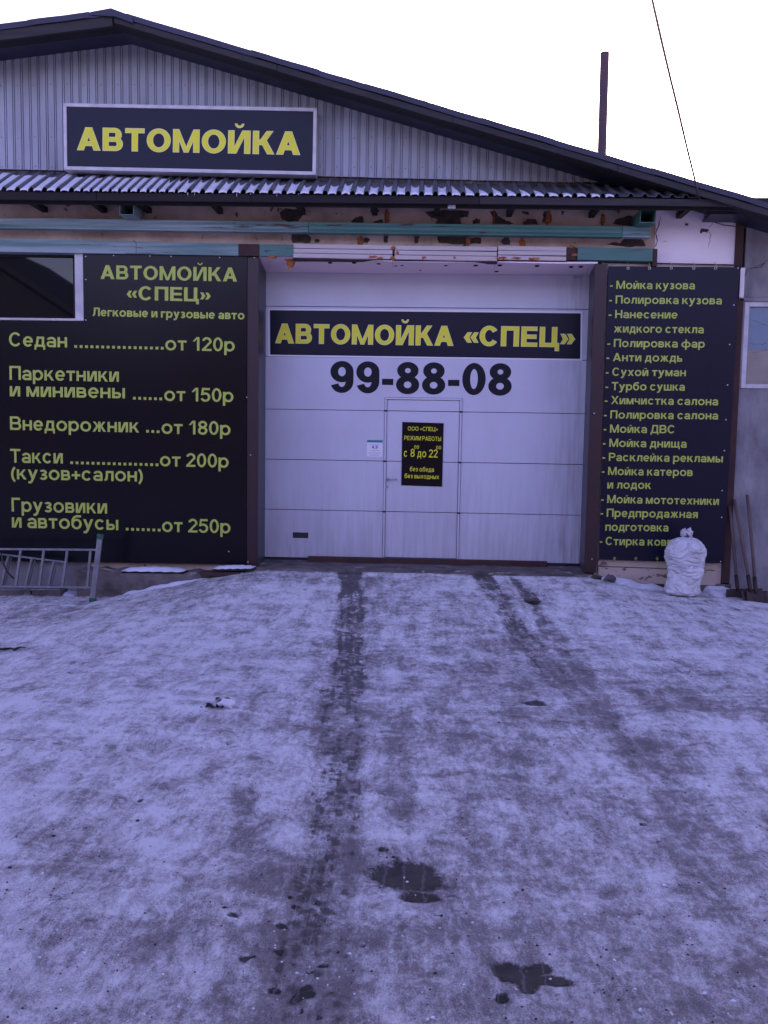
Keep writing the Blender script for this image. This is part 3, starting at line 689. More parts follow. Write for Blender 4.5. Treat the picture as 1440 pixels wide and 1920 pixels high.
# eave trim of the right part
e0 = B(1250, 398, 10.0); e1 = B(1500, 402, 10.0)
MB().prism_x([(9.95, e0.z-.03), (10.25, e0.z-.045), (10.25, e0.z-.02), (9.95, e0.z+.02)], B(1330, 400, 10).x, XR).build('eave_flashing', 'roofsheet', bld)
MB().box(B(1404, 380, 10).x, XR, 10.0, WY+.015, e0.z, e0.z+.16).build('eave_board', 'oldwood', bld)
# icicles
for px, ln in ((352, .055), (365, .04), (444, .06), (470, .025), (519, .05), (398, .02), (560, .02)):
    c = B(px, 364, cyb); x = c.x; z = czb(x)-.004
    MB().tube([(x, cyb-.002, z), (x+.001, cyb-.002, z-ln*.5), (x, cyb-.002, z-ln)], [.006, .004, .0008], 6).build('icicle', 'ice', bld, smooth=True)

# green steel beams, upper channel in lengths
def channel(x0, x1, zt0, h, y, m, name='steel_beam', fall=0.0, lab=None):
    p = [(y+.10, zt0), (y+.012, zt0), (y, zt0-h*.10), (y+.012, zt0-h*.36), (y+.002, zt0-h*.50), (y+.006, zt0-h*.86), (y-.006, zt0-h), (y+.10, zt0-h), (y+.10, zt0-h*.94), (y+.02, zt0-h*.9), (y+.02, zt0-h*.1), (y+.10, zt0-.01)]
    p = [(y+.10, zt0), (y, zt0), (y-.002, zt0-h*.18), (y+.014, zt0-h*.40), (y+.014, zt0-h*.62), (y+.002, zt0-h*.88), (y, zt0-h), (y+.10, zt0-h)]
    return MB().prism_x(p, x0, x1, fall*(x1-x0)).build(name, m, bld, label=lab, bevel=.003)
uz = zline(0, 408, 1221, 425, 10.10); ubz = zline(0, 426, 1221, 446, 10.10); h_u = abs(uz(0)-ubz(0)); fu = (uz(2)-uz(-2))/4
UX = [-5.3, B(440, 420, 10.1).x, B(578, 420, 10.1).x, B(1167, 430, 10.1).x, B(1220, 430, 10.1).x]
for i, m in enumerate(('green', 'green', 'greend', 'green')):
    channel(UX[i]+(.004 if i else 0), UX[i+1], uz(UX[i]), h_u, 10.10, m, fall=fu)
lz = zline(0, 447, 550, 459, 10.16); lbz = zline(0, 472, 550, 481, 10.16)
LX = [-5.3, B(255, 460, 10.16).x, B(447, 460, 10.16).x, B(486, 460, 10.16).x, B(550, 460, 10.16).x]
def flatbeam(x0, x1, zf, zb, y, m, **kw):
    return MB().prism_y([(x0, zf(x0)), (x1, zf(x1)), (x1, zb(x1)), (x0, zb(x0))], y, WY+.002).build('steel_beam', m, bld, bevel=.004, **kw)
for i, m in enumerate(('green', 'green', 'rust', 'greend')): flatbeam(LX[i]+(.003 if i else 0), LX[i+1], lz, lbz, 10.16+.003*(i == 2), m)
MB().box(LX[0], LX[-1]-.01, 10.135, WY, lz(0)-.002, lz(0)+.012)
rz_ = zline(1082, 463, 1228, 466, 10.16); rbz = zline(1082, 487, 1228, 490, 10.16)
flatbeam(B(1083, 475, 10.16).x, B(1224, 475, 10.16).x, rz_, rbz, 10.16, 'greend')
flatbeam(B(1224.5, 475, 10.16).x, B(1233, 475, 10.16).x, lambda x: rz_(x)-.0, lambda x: rbz(x)-.05, 10.165, 'rust')
flatbeam(B(1061, 475, 10.16).x, B(1082, 475, 10.16).x, rz_, rbz, 10.18, 'rust')
# hollow box brackets sticking out above the beams
def box_bracket(px, py, wpx, hpx, y0, m, w_=.006):
    a = B(px-wpx/2, py-hpx/2, y0); b_ = B(px+wpx/2, py+hpx/2, y0); mb = MB()
    mb.box(a.x, b_.x, y0, WY-.002, a.z-w_, a.z); mb.box(a.x, b_.x, y0, WY-.002, b_.z, b_.z+w_)
    mb.box(a.x, a.x+w_, y0, WY-.002, b_.z+w_+.0005, a.z-w_-.0005); mb.box(b_.x-w_, b_.x, y0, WY-.002, b_.z+w_+.0005, a.z-w_-.0005)
    mb.build('box_bracket', m, bld)
    MB().box(a.x+w_+.001, b_.x-w_-.001, WY-.06, WY-.005, b_.z+w_+.001, a.z-w_-.001).build('bracket_end', 'dark', bld)
box_bracket(237, 390, 27, 26, 9.90, 'green'); box_bracket(1215, 405, 28, 25, 9.90, 'greend')
# bare patches where plaster has come away, and orange foam
def patch(pts, m='bare', y=WY-.004, name='bare_patch', th=.004):
    P_ = [B(px, py, y) for px, py in pts]; Q = []
    rn = random.Random(int(pts[0][0]*7+pts[0][1]))
    for i in range(len(P_)):
        a, b_ = P_[i], P_[(i+1) % len(P_)]
        for t in (0, .25, .5, .75):
            p = a.lerp(b_, t); j = .007 if t else .003
            Q.append((p.x+rn.uniform(-j, j), p.z+rn.uniform(-j, j)))
    MB().prism_y(Q, y, y+th+.004).build(name, m, bld)
for pts in ([(657, 416), (668, 407), (679, 404), (682, 418), (670, 419)], [(694, 394), (712, 393), (706, 404), (697, 402)], [(797, 397), (832, 394), (880, 396), (878, 407), (862, 408), (866, 420), (815, 420), (822, 412), (806, 407)],
            [(886, 414), (893, 409), (901, 411), (900, 419), (888, 420)], [(917, 396), (930, 396), (934, 405), (945, 411), (964, 420), (924, 420), (926, 408)], [(978, 396), (990, 397), (994, 403), (988, 402), (980, 400)],
            [(980, 417), (990, 410), (1003, 410), (1010, 420), (982, 421)], [(1016, 418), (1020, 397), (1032, 396), (1034, 405), (1028, 414)], [(700, 416), (715, 411), (720, 418), (702, 420)],
            [(1150, 420), (1155, 411), (1182, 404), (1190, 408), (1188, 424)], [(1135, 459), (1150, 454), (1163, 456), (1170, 447), (1200, 446), (1208, 452), (1210, 462), (1175, 463)],
            [(546, 439), (575, 439), (583, 445), (580, 456), (548, 455)], [(820, 442), (872, 442), (880, 446), (902, 446), (902, 457), (850, 458), (822, 455)], [(720, 441), (728, 441), (727, 454), (720, 455)], [(776, 442), (786, 442), (784, 455), (778, 456)],
            [(523, 398), (536, 390), (548, 393), (565, 392), (570, 400), (560, 414), (545, 416), (528, 411)], [(590, 449), (600, 448), (598, 454), (590, 454)], [(1052, 396), (1058, 396), (1054, 404)],
            [(938, 454), (946, 444), (955, 446), (957, 458), (945, 459)], [(684, 446), (694, 447), (690, 455), (680, 454)], [(1312, 428), (1330, 430), (1326, 436), (1316, 434)], [(1313, 409+22), (1318, 430), (1317, 438), (1312, 437)], [(1284, 418), (1291, 418), (1290, 423), (1285, 423)]):
    patch(pts)
for pts in ([(722, 393), (728, 393), (728, 418), (722, 418)], [(1024, 397), (1031, 396), (1033, 419), (1026, 419)], [(925, 396), (930, 397), (928, 420), (924, 419)], [(1128, 402), (1135, 400), (1133, 421), (1128, 420)], [(875, 443), (881, 443), (881, 459), (874, 458)], [(672, 444), (682, 446), (680, 459), (671, 457)], [(975, 446), (984, 446), (983, 464), (974, 464)], [(538, 482), (543, 482), (551, 500), (552, 508), (548, 502)]):
    a, b_ = B(pts[0][0], pts[0][1], WY-.02), B(pts[2][0], pts[2][1], WY-.02)
    MB().blob(((a.x+b_.x)/2, WY-.012, (a.z+b_.z)/2), (abs(b_.x-a.x)*.55+.003, .02, abs(a.z-b_.z)*.52), seed=int(pts[0][0]), amp=.6, fr=5, n=12, m=10).build('foam_filler', 'foam', bld)
# cracks as thin dark grooves
def crack(pts, wd=.006, y=WY-.0045, name='crack'):
    mb = MB(); rn = random.Random(int(pts[0][0])); P_ = []
    for a, b_ in zip(pts[:-1], pts[1:]):
        for t in (0, .33, .66): P_.append((a[0]+(b_[0]-a[0])*t+rn.uniform(-1, 1), a[1]+(b_[1]-a[1])*t+rn.uniform(-1, 1)))
    P_.append(pts[-1]); W_ = [B(px, py, y) for px, py in P_]; up = []; lo = []
    for i, p in enumerate(W_):
        d = (W_[min(i+1, len(W_)-1)]-W_[max(0, i-1)]); d.y = 0; d.normalize(); k = wd*(.35+.65*rn.random())/2*(1 if 0 < i < len(W_)-1 else .2)
        up.append((p.x-d.z*k, p.z+d.x*k)); lo.append((p.x+d.z*k, p.z-d.x*k))
    for i in range(len(W_)-1): mb.add([(up[i][0], y, up[i][1]), (up[i+1][0], y, up[i+1][1]), (lo[i+1][0], y, lo[i+1][1]), (lo[i][0], y, lo[i][1])], [(0, 1, 2, 3)])
    mb.build(name, 'dark', bld)
crack([(1238, 405), (1236, 420), (1229, 437), (1232, 450), (1228, 464)], .013); crack([(1326, 432), (1333, 440), (1330, 455), (1328, 465)], .006)
crack([(1335, 408), (1336, 420), (1328, 428)], .004); crack([(1240, 452), (1252, 453)], .004); crack([(1224, 432), (1229, 440), (1236, 444)], .004)
crack([(1440, 487), (1432, 493), (1428, 500), (1400, 504), (1398, 515), (1394, 525), (1393, 545)], .010, WY+.0105)
crack([(1432, 494), (1420, 498), (1414, 503)], .006, WY+.0105); crack([(640, 322+74), (642, 404)], .005); crack([(380, 440), (378, 450)], .007); crack([(478, 443), (484, 453)], .007); crack([(527, 441), (530, 453)], .006)
# rusty post between the plaster and the grey wall, and its foot
def post(px0t, px1t, pyt, px0b, px1b, pyb, y, m, name='steel_post', **kw):
    a, b_, c, d = B(px0t, pyt, y), B(px1t, pyt, y), B(px1b, pyb, y), B(px0b, pyb, y)
    xa_, xb_ = (a.x+d.x)/2, (b_.x+c.x)/2
    return MB().box(xa_, xb_, y, WY+.05, c.z, a.z).build(name, m, bld, **kw)
post(1380, 1395, 407, 1379, 1393, 501, WY-.03, 'rust')
post(1376, 1391, 560, 1356, 1371, 1093, WY-.02, 'rust')
MB().box(B(1388, 520, WY).x, B(1396, 520, WY).x, WY-.006, WY+.02, B(1390, 560, WY).z, B(1390, 502, WY).z).build('plaster_edge', 'plaster_white', bld)
# cream siding boards over the door (three rows in three lengths, slightly out of line)
for (pa, pb, dz, fy) in ((550, 736, 0, 457), (740, 932, -.008, 459), (934, 1062, .002, 461)):
    x0, x1 = B(pa, 470, 10.17).x, B(pb, 470, 10.17).x
    zt = B(pa, fy, 10.17).z+dz; zb = B(pa, fy+27, 10.17).z+dz; hh = (zt-zb)/3
    for r_ in range(3):
        z1 = zt-r_*hh; z0 = z1-hh+.006; t = random.uniform(-.004, .004)
        MB().prism_y([(x0, z1), (x1, z1+t-.006), (x1, z0+t-.006), (x0, z0)], 10.170-.004*r_, WY-.006).build('siding_board', 'siding', bld, bevel=.004)
    MB().prism_y([(x0-.01, zb+.004), ((x0+x1)/2, zb-.004), (x1+.01, zb-.004), (x1+.01, zb-.016), (x0-.01, zb-.012)], 10.18, WY).build('rust_edge', 'rust', bld)
for px, py, s_ in ((700, 482, .05), (712, 484, .04), (738, 465, .03), (736, 484, .035), (942, 484, .07), (968, 484, .06), (1000, 485, .07), (795, 483, .025), (852, 483, .02), (1072, 462, .03), (1077, 478, .03), (510, 482, .045), (745, 474, .02)):
    c = B(px, py, 10.165); MB().blob((c.x, 10.168, c.z), (s_, .014, .016), seed=px, amp=.6, fr=4, n=12, m=8).build('foam_filler', 'foam', bld)
# white soffit over the door: three panels rising outwards, slightly sagging, with holes left by fixings
soe = [(485, 480), (736, 490), (928, 491), (1121, 494)]; sob = [(497, 510), (737, 513), (927, 514), (1107, 515)]
for i in range(3):
    mb = MB(); n = 8; v = []
    ya, yb = CY-.02, DY-.02
    a0, a1 = B(*soe[i], ya), B(*soe[i+1], ya); b0, b1 = B(*sob[i], yb), B(*sob[i+1], yb)
    for j in range(n+1):
        t = j/n; sg = (.010 if i == 0 else .012)*math.sin(PI*t)*(-1 if i == 0 else 1)
        f = a0.lerp(a1, t); bk = b0.lerp(b1, t)
        x_ = f.x+(.002 if j == 0 else -.002 if j == n else 0)
        v += [(x_, ya, f.z-sg*.6), (x_, ya, f.z-sg*.6+.018), (bk.x, yb, bk.z), (bk.x, yb, bk.z+.02)]
    fs = []
    for j in range(n):
        q = 4*j; fs += [(q, q+4, q+6, q+2), (q+1, q+3, q+7, q+5), (q, q+1, q+5, q+4), (q+2, q+6, q+7, q+3)]
    fs += [(0, 2, 3, 1), (4*n, 4*n+1, 4*n+3, 4*n+2)]
    mb.add(v, fs).build('soffit_panel', 'soffit', bld)
sa, sb_ = B(700, 489, CY-.02), B(700, 512.5, DY-.02)
for px, py in ((573, 489), (619, 493), (664, 493), (710, 494.5), (742, 498), (754, 497), (788, 506), (836, 497.5), (892, 498), (937, 498), (931, 509), (1007, 499), (1071, 501), (1089, 500.5)):
    # find where the sight line meets the sloping soffit
    y = CY
    for _ in range(30):
        p = B(px, py, y); f = (y-CY+.02)/(DY-CY)
        dz = (B(px, 480+ (px-485)*.0215+ (4 if px > 560 else 0), CY-.02).z*(1-f)+B(px, 510+(px-497)*.008, DY-.02).z*f) - p.z
        y += dz*2.0; y = min(max(y, CY), DY-.05)
    p = B(px, py, y)
    MB().blob((p.x, p.y, p.z+.0), (.028, .030, .009), n=12, m=5, amp=.05).build('soffit_cap', 'ink', bld)
# columns either side of the door: maroon front, dark reveal
lc0, lc1 = B(463, 800, CY).x, B(484, 800, CY).x; rc0, rc1 = B(1103, 800, CY).x, B(1125, 800, CY).x
lzt, lzb = B(475, 482, CY).z, B(475, 1063, CY).z; rzt, rzb = B(1130, 495, CY).z, B(1112, 1074, CY).z
MB().box(lc0, lc1, CY, CY+.03, lzb, lzt).build('column_cladding', 'maroon', bld, bevel=.003)
MB().box(rc0+.012, rc1+.02, CY, CY+.03, rzb, rzt).build('column_cladding', 'maroon', bld, bevel=.003)
gl = B(497, 800, DY).x; gr_ = B(1096, 800, DY).x
MB().add([(lc1, CY+.031, lzb), (lc1, CY+.031, lzt), (gl+.004, DY, lzt), (gl+.004, DY, lzb), (lc1-.05, CY+.031, lzb), (lc1-.05, CY+.031, lzt), (gl-.1, DY, lzt), (gl-.1, DY, lzb)],
         [(0, 1, 2, 3), (4, 7, 6, 5), (0, 3, 7, 4), (1, 5, 6, 2), (0, 4, 5, 1), (3, 2, 6, 7)]).build('door_reveal', 'filmrev', bld)
MB().add([(rc0+.012, CY+.031, rzb), (rc0+.012, CY+.031, rzt), (gr_-.004, DY, rzt), (gr_-.004, DY, rzb), (rc0+.06, CY+.031, rzb), (rc0+.06, CY+.031, rzt), (gr_+.1, DY, rzt), (gr_+.1, DY, rzb)],
         [(0, 1, 2, 3), (4, 7, 6, 5), (0, 3, 7, 4), (1, 5, 6, 2), (0, 4, 5, 1), (3, 2, 6, 7)]).build('door_reveal', 'filmrev', bld)
# threshold slab
MB().box(-2.0, 2.0, 10.13, DY+.2, -.25, -.012).build('threshold_slab', 'concrete', bld, bevel=.01)
MB().box(B(577, 1050, DY-.12).x, B(1026, 1055, DY-.12).x, DY-.13, DY-.06, -.014, .052).build('threshold_rail', 'rust', bld, bevel=.004)

# ------------------------------------------------------------------ sectional garage door
MB().box(-2.3, 2.3, DY+.10, DY+.14, -.3, 3.9).build('door_light_block', 'dark', bld)  # added unseen dark sheet, stops sunlight leaking through the door seams
gate = MB().box(-1.93, 1.95, DY-.004, DY+.05, -.015, .014).build('garage_door', 'blackp', bld, label='white sectional garage door with a small wicket door')
rows = [.016, .614, 1.233, 1.847, 2.485, 3.088, 3.50]
wx0, wx1, wz1_ = B(719.5, 900, DY).x, B(863, 900, DY).x, B(790, 746, DY).z
gp_ = .0035
for i in range(6):
    z0, z1 = rows[i]+gp_, rows[i+1]-gp_
    if i < 3:
        MB().box(-1.935, wx0-.004, DY, DY+.04, z0, z1).build('door_panel', 'door', gate, bevel=.003)
        MB().box(wx1+.004, 1.955, DY, DY+.04, z0, z1).build('door_panel', 'door', gate, bevel=.003)
        MB().box(wx0+.028, wx1-.028, DY+.003, DY+.04, z0+(.03 if i == 0 else 0), z1).build('wicket_panel', 'door', gate, bevel=.003)
    elif i == 3:
        t = wz1_+.004
        MB().prism_y([(-1.935, z0), (wx0-.004, z0), (wx0-.004, t), (wx1+.004, t), (wx1+.004, z0), (1.955, z0), (1.955, z1), (-1.935, z1)], DY, DY+.04).build('door_panel', 'door', gate)
        MB().box(wx0+.028, wx1-.028, DY+.003, DY+.04, z0, wz1_-.028).build('wicket_panel', 'door', gate, bevel=.003)
    else: MB().box(-1.935, 1.955, DY, DY+.04, z0, z1).build('door_panel', 'door', gate, bevel=.003)
fr = MB()
for (a, b_, c, d) in ((wx0, wx0+.024, .02, wz1_), (wx1-.024, wx1, .02, wz1_)): fr.box(a, b_, DY-.014, DY+.03, c, d-.0245)
fr.box(wx0, wx1, DY-.014, DY+.03, wz1_-.024, wz1_); fr.box(wx0+.0245, wx1-.0245, DY-.008, DY+.03, .018, .042)
fr.build('wicket_frame', 'door', gate, bevel=.004)
MB().box(wx0+.0245, wx0+.0275, DY-.002, DY+.03, .045, wz1_-.03).box(wx1-.0275, wx1-.0245, DY-.002, DY+.03, .045, wz1_-.03).box(wx0-.0035, wx0-.0005, DY+.004, DY+.03, .016, wz1_).box(wx1+.0005, wx1+.0035, DY+.004, DY+.03, .016, wz1_).build('frame_gasket', 'blackp', gate)
for x in (wx0+.010, wx1-.010):
    for z in rows[1:4]: MB().box(x-.018, x+.018, DY-.022, DY-.0145, z-.010, z+.010).build('hinge', 'blackp', gate, bevel=.002)
hx, hz_ = B(725.5, 898, DY).x, B(725, 898, DY).z
MB().tube([(hx, DY-.003, hz_), (hx, DY-.05, hz_)], .011, 10).tube([(hx, DY-.048, hz_), (hx+.06, DY-.052, hz_), (hx+.125, DY-.045, hz_-.002)], [.010, .009, .008], 10).build('door_handle', 'chrome', gate, smooth=True)
MB().tube([(hx, DY+.002, hz_), (hx, DY-.008, hz_)], .026, 16).build('handle_rose', 'chrome', gate)
kz = B(725, 913, DY).z
MB().tube([(hx, DY+.002, kz), (hx, DY-.007, kz)], .024, 16).build('keyhole_rose', 'chrome', gate)
MB().tube([(hx, DY-.006, kz), (hx, DY-.009, kz)], .007, 10).build('keyhole', 'blackp', gate)
vp = [B(549, 998, DY), B(578, 1009, DY)]
MB().box(vp[0].x, vp[1].x, DY-.007, DY, vp[1].z, vp[0].z).build('recessed_grip', 'blackp', gate, bevel=.004)
lettering('99-88-08', 619, 736, 959, 741.5, 59, DY, 'ink', gate, S=.25, T=.195, gap=.085, lift=.0015)
MB().box(B(1075, 519, DY).x, B(1093, 519, DY).x, DY-.001, DY, B(1080, 522, DY).z, B(1080, 517, DY).z).build('maker_plate', 'greyp', gate)

# left window behind its white post
wn = MB()
wn.box(winx1, B(158, 540, WY-.06).x, WY-.09, WY+.05, B(150, 602, WY-.06).z, B(150, 473, WY-.06).z)
wn.box(winx1-1.62, winx1, WY-.09, WY+.05, B(80, 601.5, WY-.06).z, B(80, 597, WY-.06).z)
wnd = wn.build('window', 'white_frame', bld, bevel=.003)
MB().box(winx1-1.6, winx1-.001, WY+.02, WY+.026, wz0+.002, wz1-.002).build('window_pane', 'glass', wnd)
MB().box(winx1-.055, winx1-.03, WY-.0, WY+.02, wz0+.002, wz1-.002).box(winx1-1.6, winx1-.056, WY-.0, WY+.02, wz1-.03, wz1-.002).build('sash_bar', 'oldwood', wnd)
# right window
wf = MB(); RYW = WY+.0
fx0 = B(1393, 650, RYW).x; fx1 = fx0+1.42
tz, bz = B(1420, 566, RYW).z, B(1420, 728, RYW).z
iw = .052
wf.box(fx0, fx0+iw, RYW, RYW+.06, bz, tz); wf.box(fx0+iw+.0005, fx1, RYW, RYW+.06, tz-iw, tz); wf.box(fx0+iw+.0005, fx1, RYW, RYW+.06, bz, bz+iw*.9)
wr = wf.build('window', 'white_frame', bld, bevel=.004)
mz = B(1420, 655, RYW).z
MB().box(fx0+iw+.001, fx1, RYW+.035, RYW+.04, mz+.001, tz-iw-.001).build('window_pane', 'glass2', wr, label='upper half of the pane, bluish')
MB().box(fx0+iw+.001, fx1, RYW+.035, RYW+.04, bz+iw*.9+.001, mz).build('window_pane', 'papered', wr, label='lower half of the pane, covered with beige paper')
MB().box(fx0-.07, XR-.5, RYW-.02, RYW+.03, tz+.001, tz+.045).build('window_lintel', 'grey_render', bld, bevel=.01)
MB().box(fx0-.05, fx0-.001, RYW-.005, RYW+.03, bz, tz).build('window_jamb', 'grey_render', bld)
for pts in ([(1408, 600), (1425, 605), (1440, 612)], [(1404, 644), (1425, 646), (1440, 643)], [(1410, 662), (1430, 657), (1440, 657)]): crack(pts, .004, RYW+.0335)
# below the boards: dirty plinth, ledge, sills
pz = lambda px, py, y: B(px, py, y).z
ld = MB(); lx0, lx1 = B(143, 1090, 10.0).x, B(395, 1090, 10.0).x
n = 24; up = []; lo = []
for i in range(n+1):
    x = lx0+(lx1-lx0)*i/n; up.append((x, pz(250, 1072, 10.0)+.012*math.sin(i*1.9)+random.uniform(-.008, .008))); lo.append((x, -.6))
ld.prism_y(up+lo[::-1], 10.0, WY+.01); ld.build('concrete_ledge', 'concrete', bld, bevel=.012)
MB().box(XL, lx0+.02, WY-.03, WY, -.8, pz(60, 1046, WY)).build('plinth', 'grey_render', bld)
MB().box(lx0+.02, lc1, WY-.02, WY, -.8, pz(300, 1050, WY)).build('plinth', 'plaster', bld)
for i, (pa, pb, py) in enumerate(((-60, 62, 1103), (64, 118, 1107))):
    a, b_ = B(pa, py, 10.0), B(pb, py, 10.0); MB().box(a.x, b_.x, 9.93, 10.15, a.z-.2, a.z+.015).build('kerb_block', 'concrete', bld, bevel=.015)
# services side: two flaking cream sills and rubble wall below
for (t_, b__, yy) in (((1049, 1056), (1061, 1069), WY-.05), ((1062.5, 1070.5), (1092, 1098), WY-.04)):
    a, b_, c, d = B(1122, t_[0], yy), B(1343, t_[1], yy), B(1342, b__[1], yy), B(1121, b__[0], yy)
    MB().prism_y([(a.x, a.z), (b_.x, b_.z), (c.x, c.z), (d.x, d.z)], yy, WY-.001).build('sill_board', 'flaky', bld, bevel=.004)
MB().box(GX1+.04, B(1370, 1090, WY).x, WY-.02, WY, -.8, pz(1230, 1092, WY)).build('plinth', 'concrete', bld)
# top rail for the services banner
ry_ = WY-.05
ra_, rb_ = B(1132, 492, ry_), B(1384, 497, ry_)
MB().beam((ra_.x, ry_, ra_.z), (rb_.x, ry_, rb_.z), .02, .012).build('banner_rail', 'rust', bld)
MB().prism_y([(B(1128, 491, WY).x, B(1128, 491, WY).z), (B(1378, 497, WY).x, B(1378, 497, WY).z), (B(1378, 506, WY).x, B(1378, 506, WY).z), (B(1128, 505, WY).x, B(1128, 505, WY).z)], WY-.02, WY).build('white_batten', 'plaster_white', bld)
# stovepipe through the roof
pb_, pt_ = B(1128, 320, 12.2), B(1134, 99, 12.2)
MB().tube([(pb_.x, 12.2, pb_.z-.4), (pt_.x, 12.2, pt_.z)], .058, 20).build('stove_pipe', 'pipe', loc=(pb_.x, 12.2, pb_.z), smooth=False, label='tall thin dark stove pipe rising from the right slope of the roof', cat='chimney pipe')
# security light below the canopy
fl = empty('flood_light', tuple(B(846, 384, 9.86)), 'small dark lamp with two pale lenses under the canopy edge', 'lamp')
c = B(843, 371, 9.80); MB().blob(c, (.033, .03, .035), n=16, m=10, amp=0).build('dome', 'blackp', fl, smooth=True)
c = B(847, 387, 9.80); MB().box(c.x-.042, c.x+.042, 9.79, 9.85, c.z-.028, c.z+.028).build('lamp_head', 'steel', fl, bevel=.006)
for s_ in (-1, 1): MB().tube([(c.x+s_*.019, 9.789, c.z), (c.x+s_*.019, 9.784, c.z)], .014, 14).build('lens', 'greyp', fl)
MB().tube([(c.x-.02, 9.83, c.z+.03), (c.x-.02, 9.83, c.z+.12)], .008, 8).build('bracket', 'blackp', fl)

# ------------------------------------------------------------------ signs
sg = empty('roof_sign', tuple(B(355, 325, 10.1)), 'wide black light box on the gable reading АВТОМОЙКА in yellow within a silvery frame', 'sign')
SY = 10.08
def frame_quad(parent, cs, Y, wd, depth, m, name='frame'):
    P_ = [B(px, py, Y) for px, py in cs]; C = sum(P_, Vector())/4
    I = []
    for p in P_: I.append(Vector((p.x+(wd if p.x < C.x else -wd), Y, p.z+(wd if p.z < C.z else -wd))))
    for i in range(4):
        a, b_, c, d = P_[i], P_[(i+1) % 4], I[(i+1) % 4], I[i]
        MB().prism_y([(a.x, a.z), (b_.x, b_.z), (c.x, c.z), (d.x, d.z)], Y, Y+depth).build(name, m, parent, bevel=.003)
cs = [(118, 193), (594, 202), (592, 328), (119.5, 318)]
frame_quad(sg, cs, SY, .038, .16, 'steel' if False else 'white_frame')
quad_panel('sign_face', 'navy', [(124, 199), (587, 208), (585, 322), (125, 312)], SY+.012, .12, sg)
for o_, e_, m_, l_ in ((0, .018, 'pale', .001), (0, 0, 'yellow', .002)):
    lettering('АВТОМОЙКА', 145, 281, 562, 290, 42, SY+.012, m_, sg, S=.25, T=.185, gap=.125, e=e_, lift=l_, name='lettering' if m_ == 'yellow' else 'lettering_outline')

pbd = empty('price_board', (B(240, 1050, CY).x, CY, B(240, 1050, CY).z), 'large black price board left of the door listing Седан to Грузовики with prices in green letters', 'sign')
PY = CY-.006
a, b_ = B(160, 475, PY), B(463, 479.5, PY); cw = B(463, 1059, PY); mz_ = B(80, 601.5, PY)
x_l = -5.3; xm = B(157.5, 540, PY).x
MB().prism_y([(xm, mz_.z), (xm, a.z), (b_.x, b_.z), (b_.x, cw.z), (x_l, B(0, 1052, PY).z), (x_l, mz_.z)], PY, PY+.02).build('board', 'film', pbd)
Lm = dict(S=.185, T=.155, gap=.115)
for t in (('АВТОМОЙКА', 188.5, 523, 444.5, 528, 26), ('«СПЕЦ»', 237.5, 562, 395, 566, 26)):
    lettering(*t, PY, 'lime', pbd, S=.235, T=.175, gap=.12, lift=.0015)
lettering('Легковые и грузовые авто', 173.5, 592.5, 458.5, 599, 16, PY, 'lime', pbd, S=.22, T=.18, gap=.10, lift=.0015)
for t in (('Седан', 17, 649, 126, 651.5, 26), ('от 120р', 310, 656.5, 440, 659, 25.5), ('Паркетники', 18, 712, 223, 716, 26), ('и минивены', 18.5, 743, 234.5, 747, 26), ('от 150р', 308, 751.5, 437.5, 754, 25.5),
          ('Внедорожник', 19, 806, 261, 811, 25.5), ('от 180р', 303, 813, 432, 816, 25.5), ('Такси', 19.5, 867.5, 118, 869, 26), ('от 200р', 300, 874, 428.5, 877, 25.5), ('(кузов+салон)', 21, 898.5, 268, 903, 25.5),
          ('Грузовики', 22, 959, 201, 963, 26), ('и автобусы', 22.5, 989, 222, 994, 26), ('от 250р', 304, 997, 432, 1000, 25.5)):
    lettering(*t, PY, 'lime', pbd, lift=.0015, **Lm)
for n_, x0, y0, x1, y1 in ((17, 139.5, 652, 307, 655.5), (6, 249.5, 749, 304, 750.5), (3, 274, 811, 299, 812), (17, 132, 870, 297, 874), (7, 236, 994.5, 301, 996.5)):
    lettering('.'*n_, x0, y0, x1, y1, 25, PY, 'lime', pbd, S=.20, T=.2, gap=.185, lift=.0015)
for px, py in ((161, 481), (213, 479), (281, 480), (321, 481), (412, 483), (477, 483), (161, 524), (161, 600), (463, 745), (470, 853), (429, 1034), (465, 1054)):
    c = B(px, py, PY); MB().blob((c.x, PY-.002, c.z), (.008, .005, .008), n=8, m=5, amp=0).build('screw', 'screw', pbd)

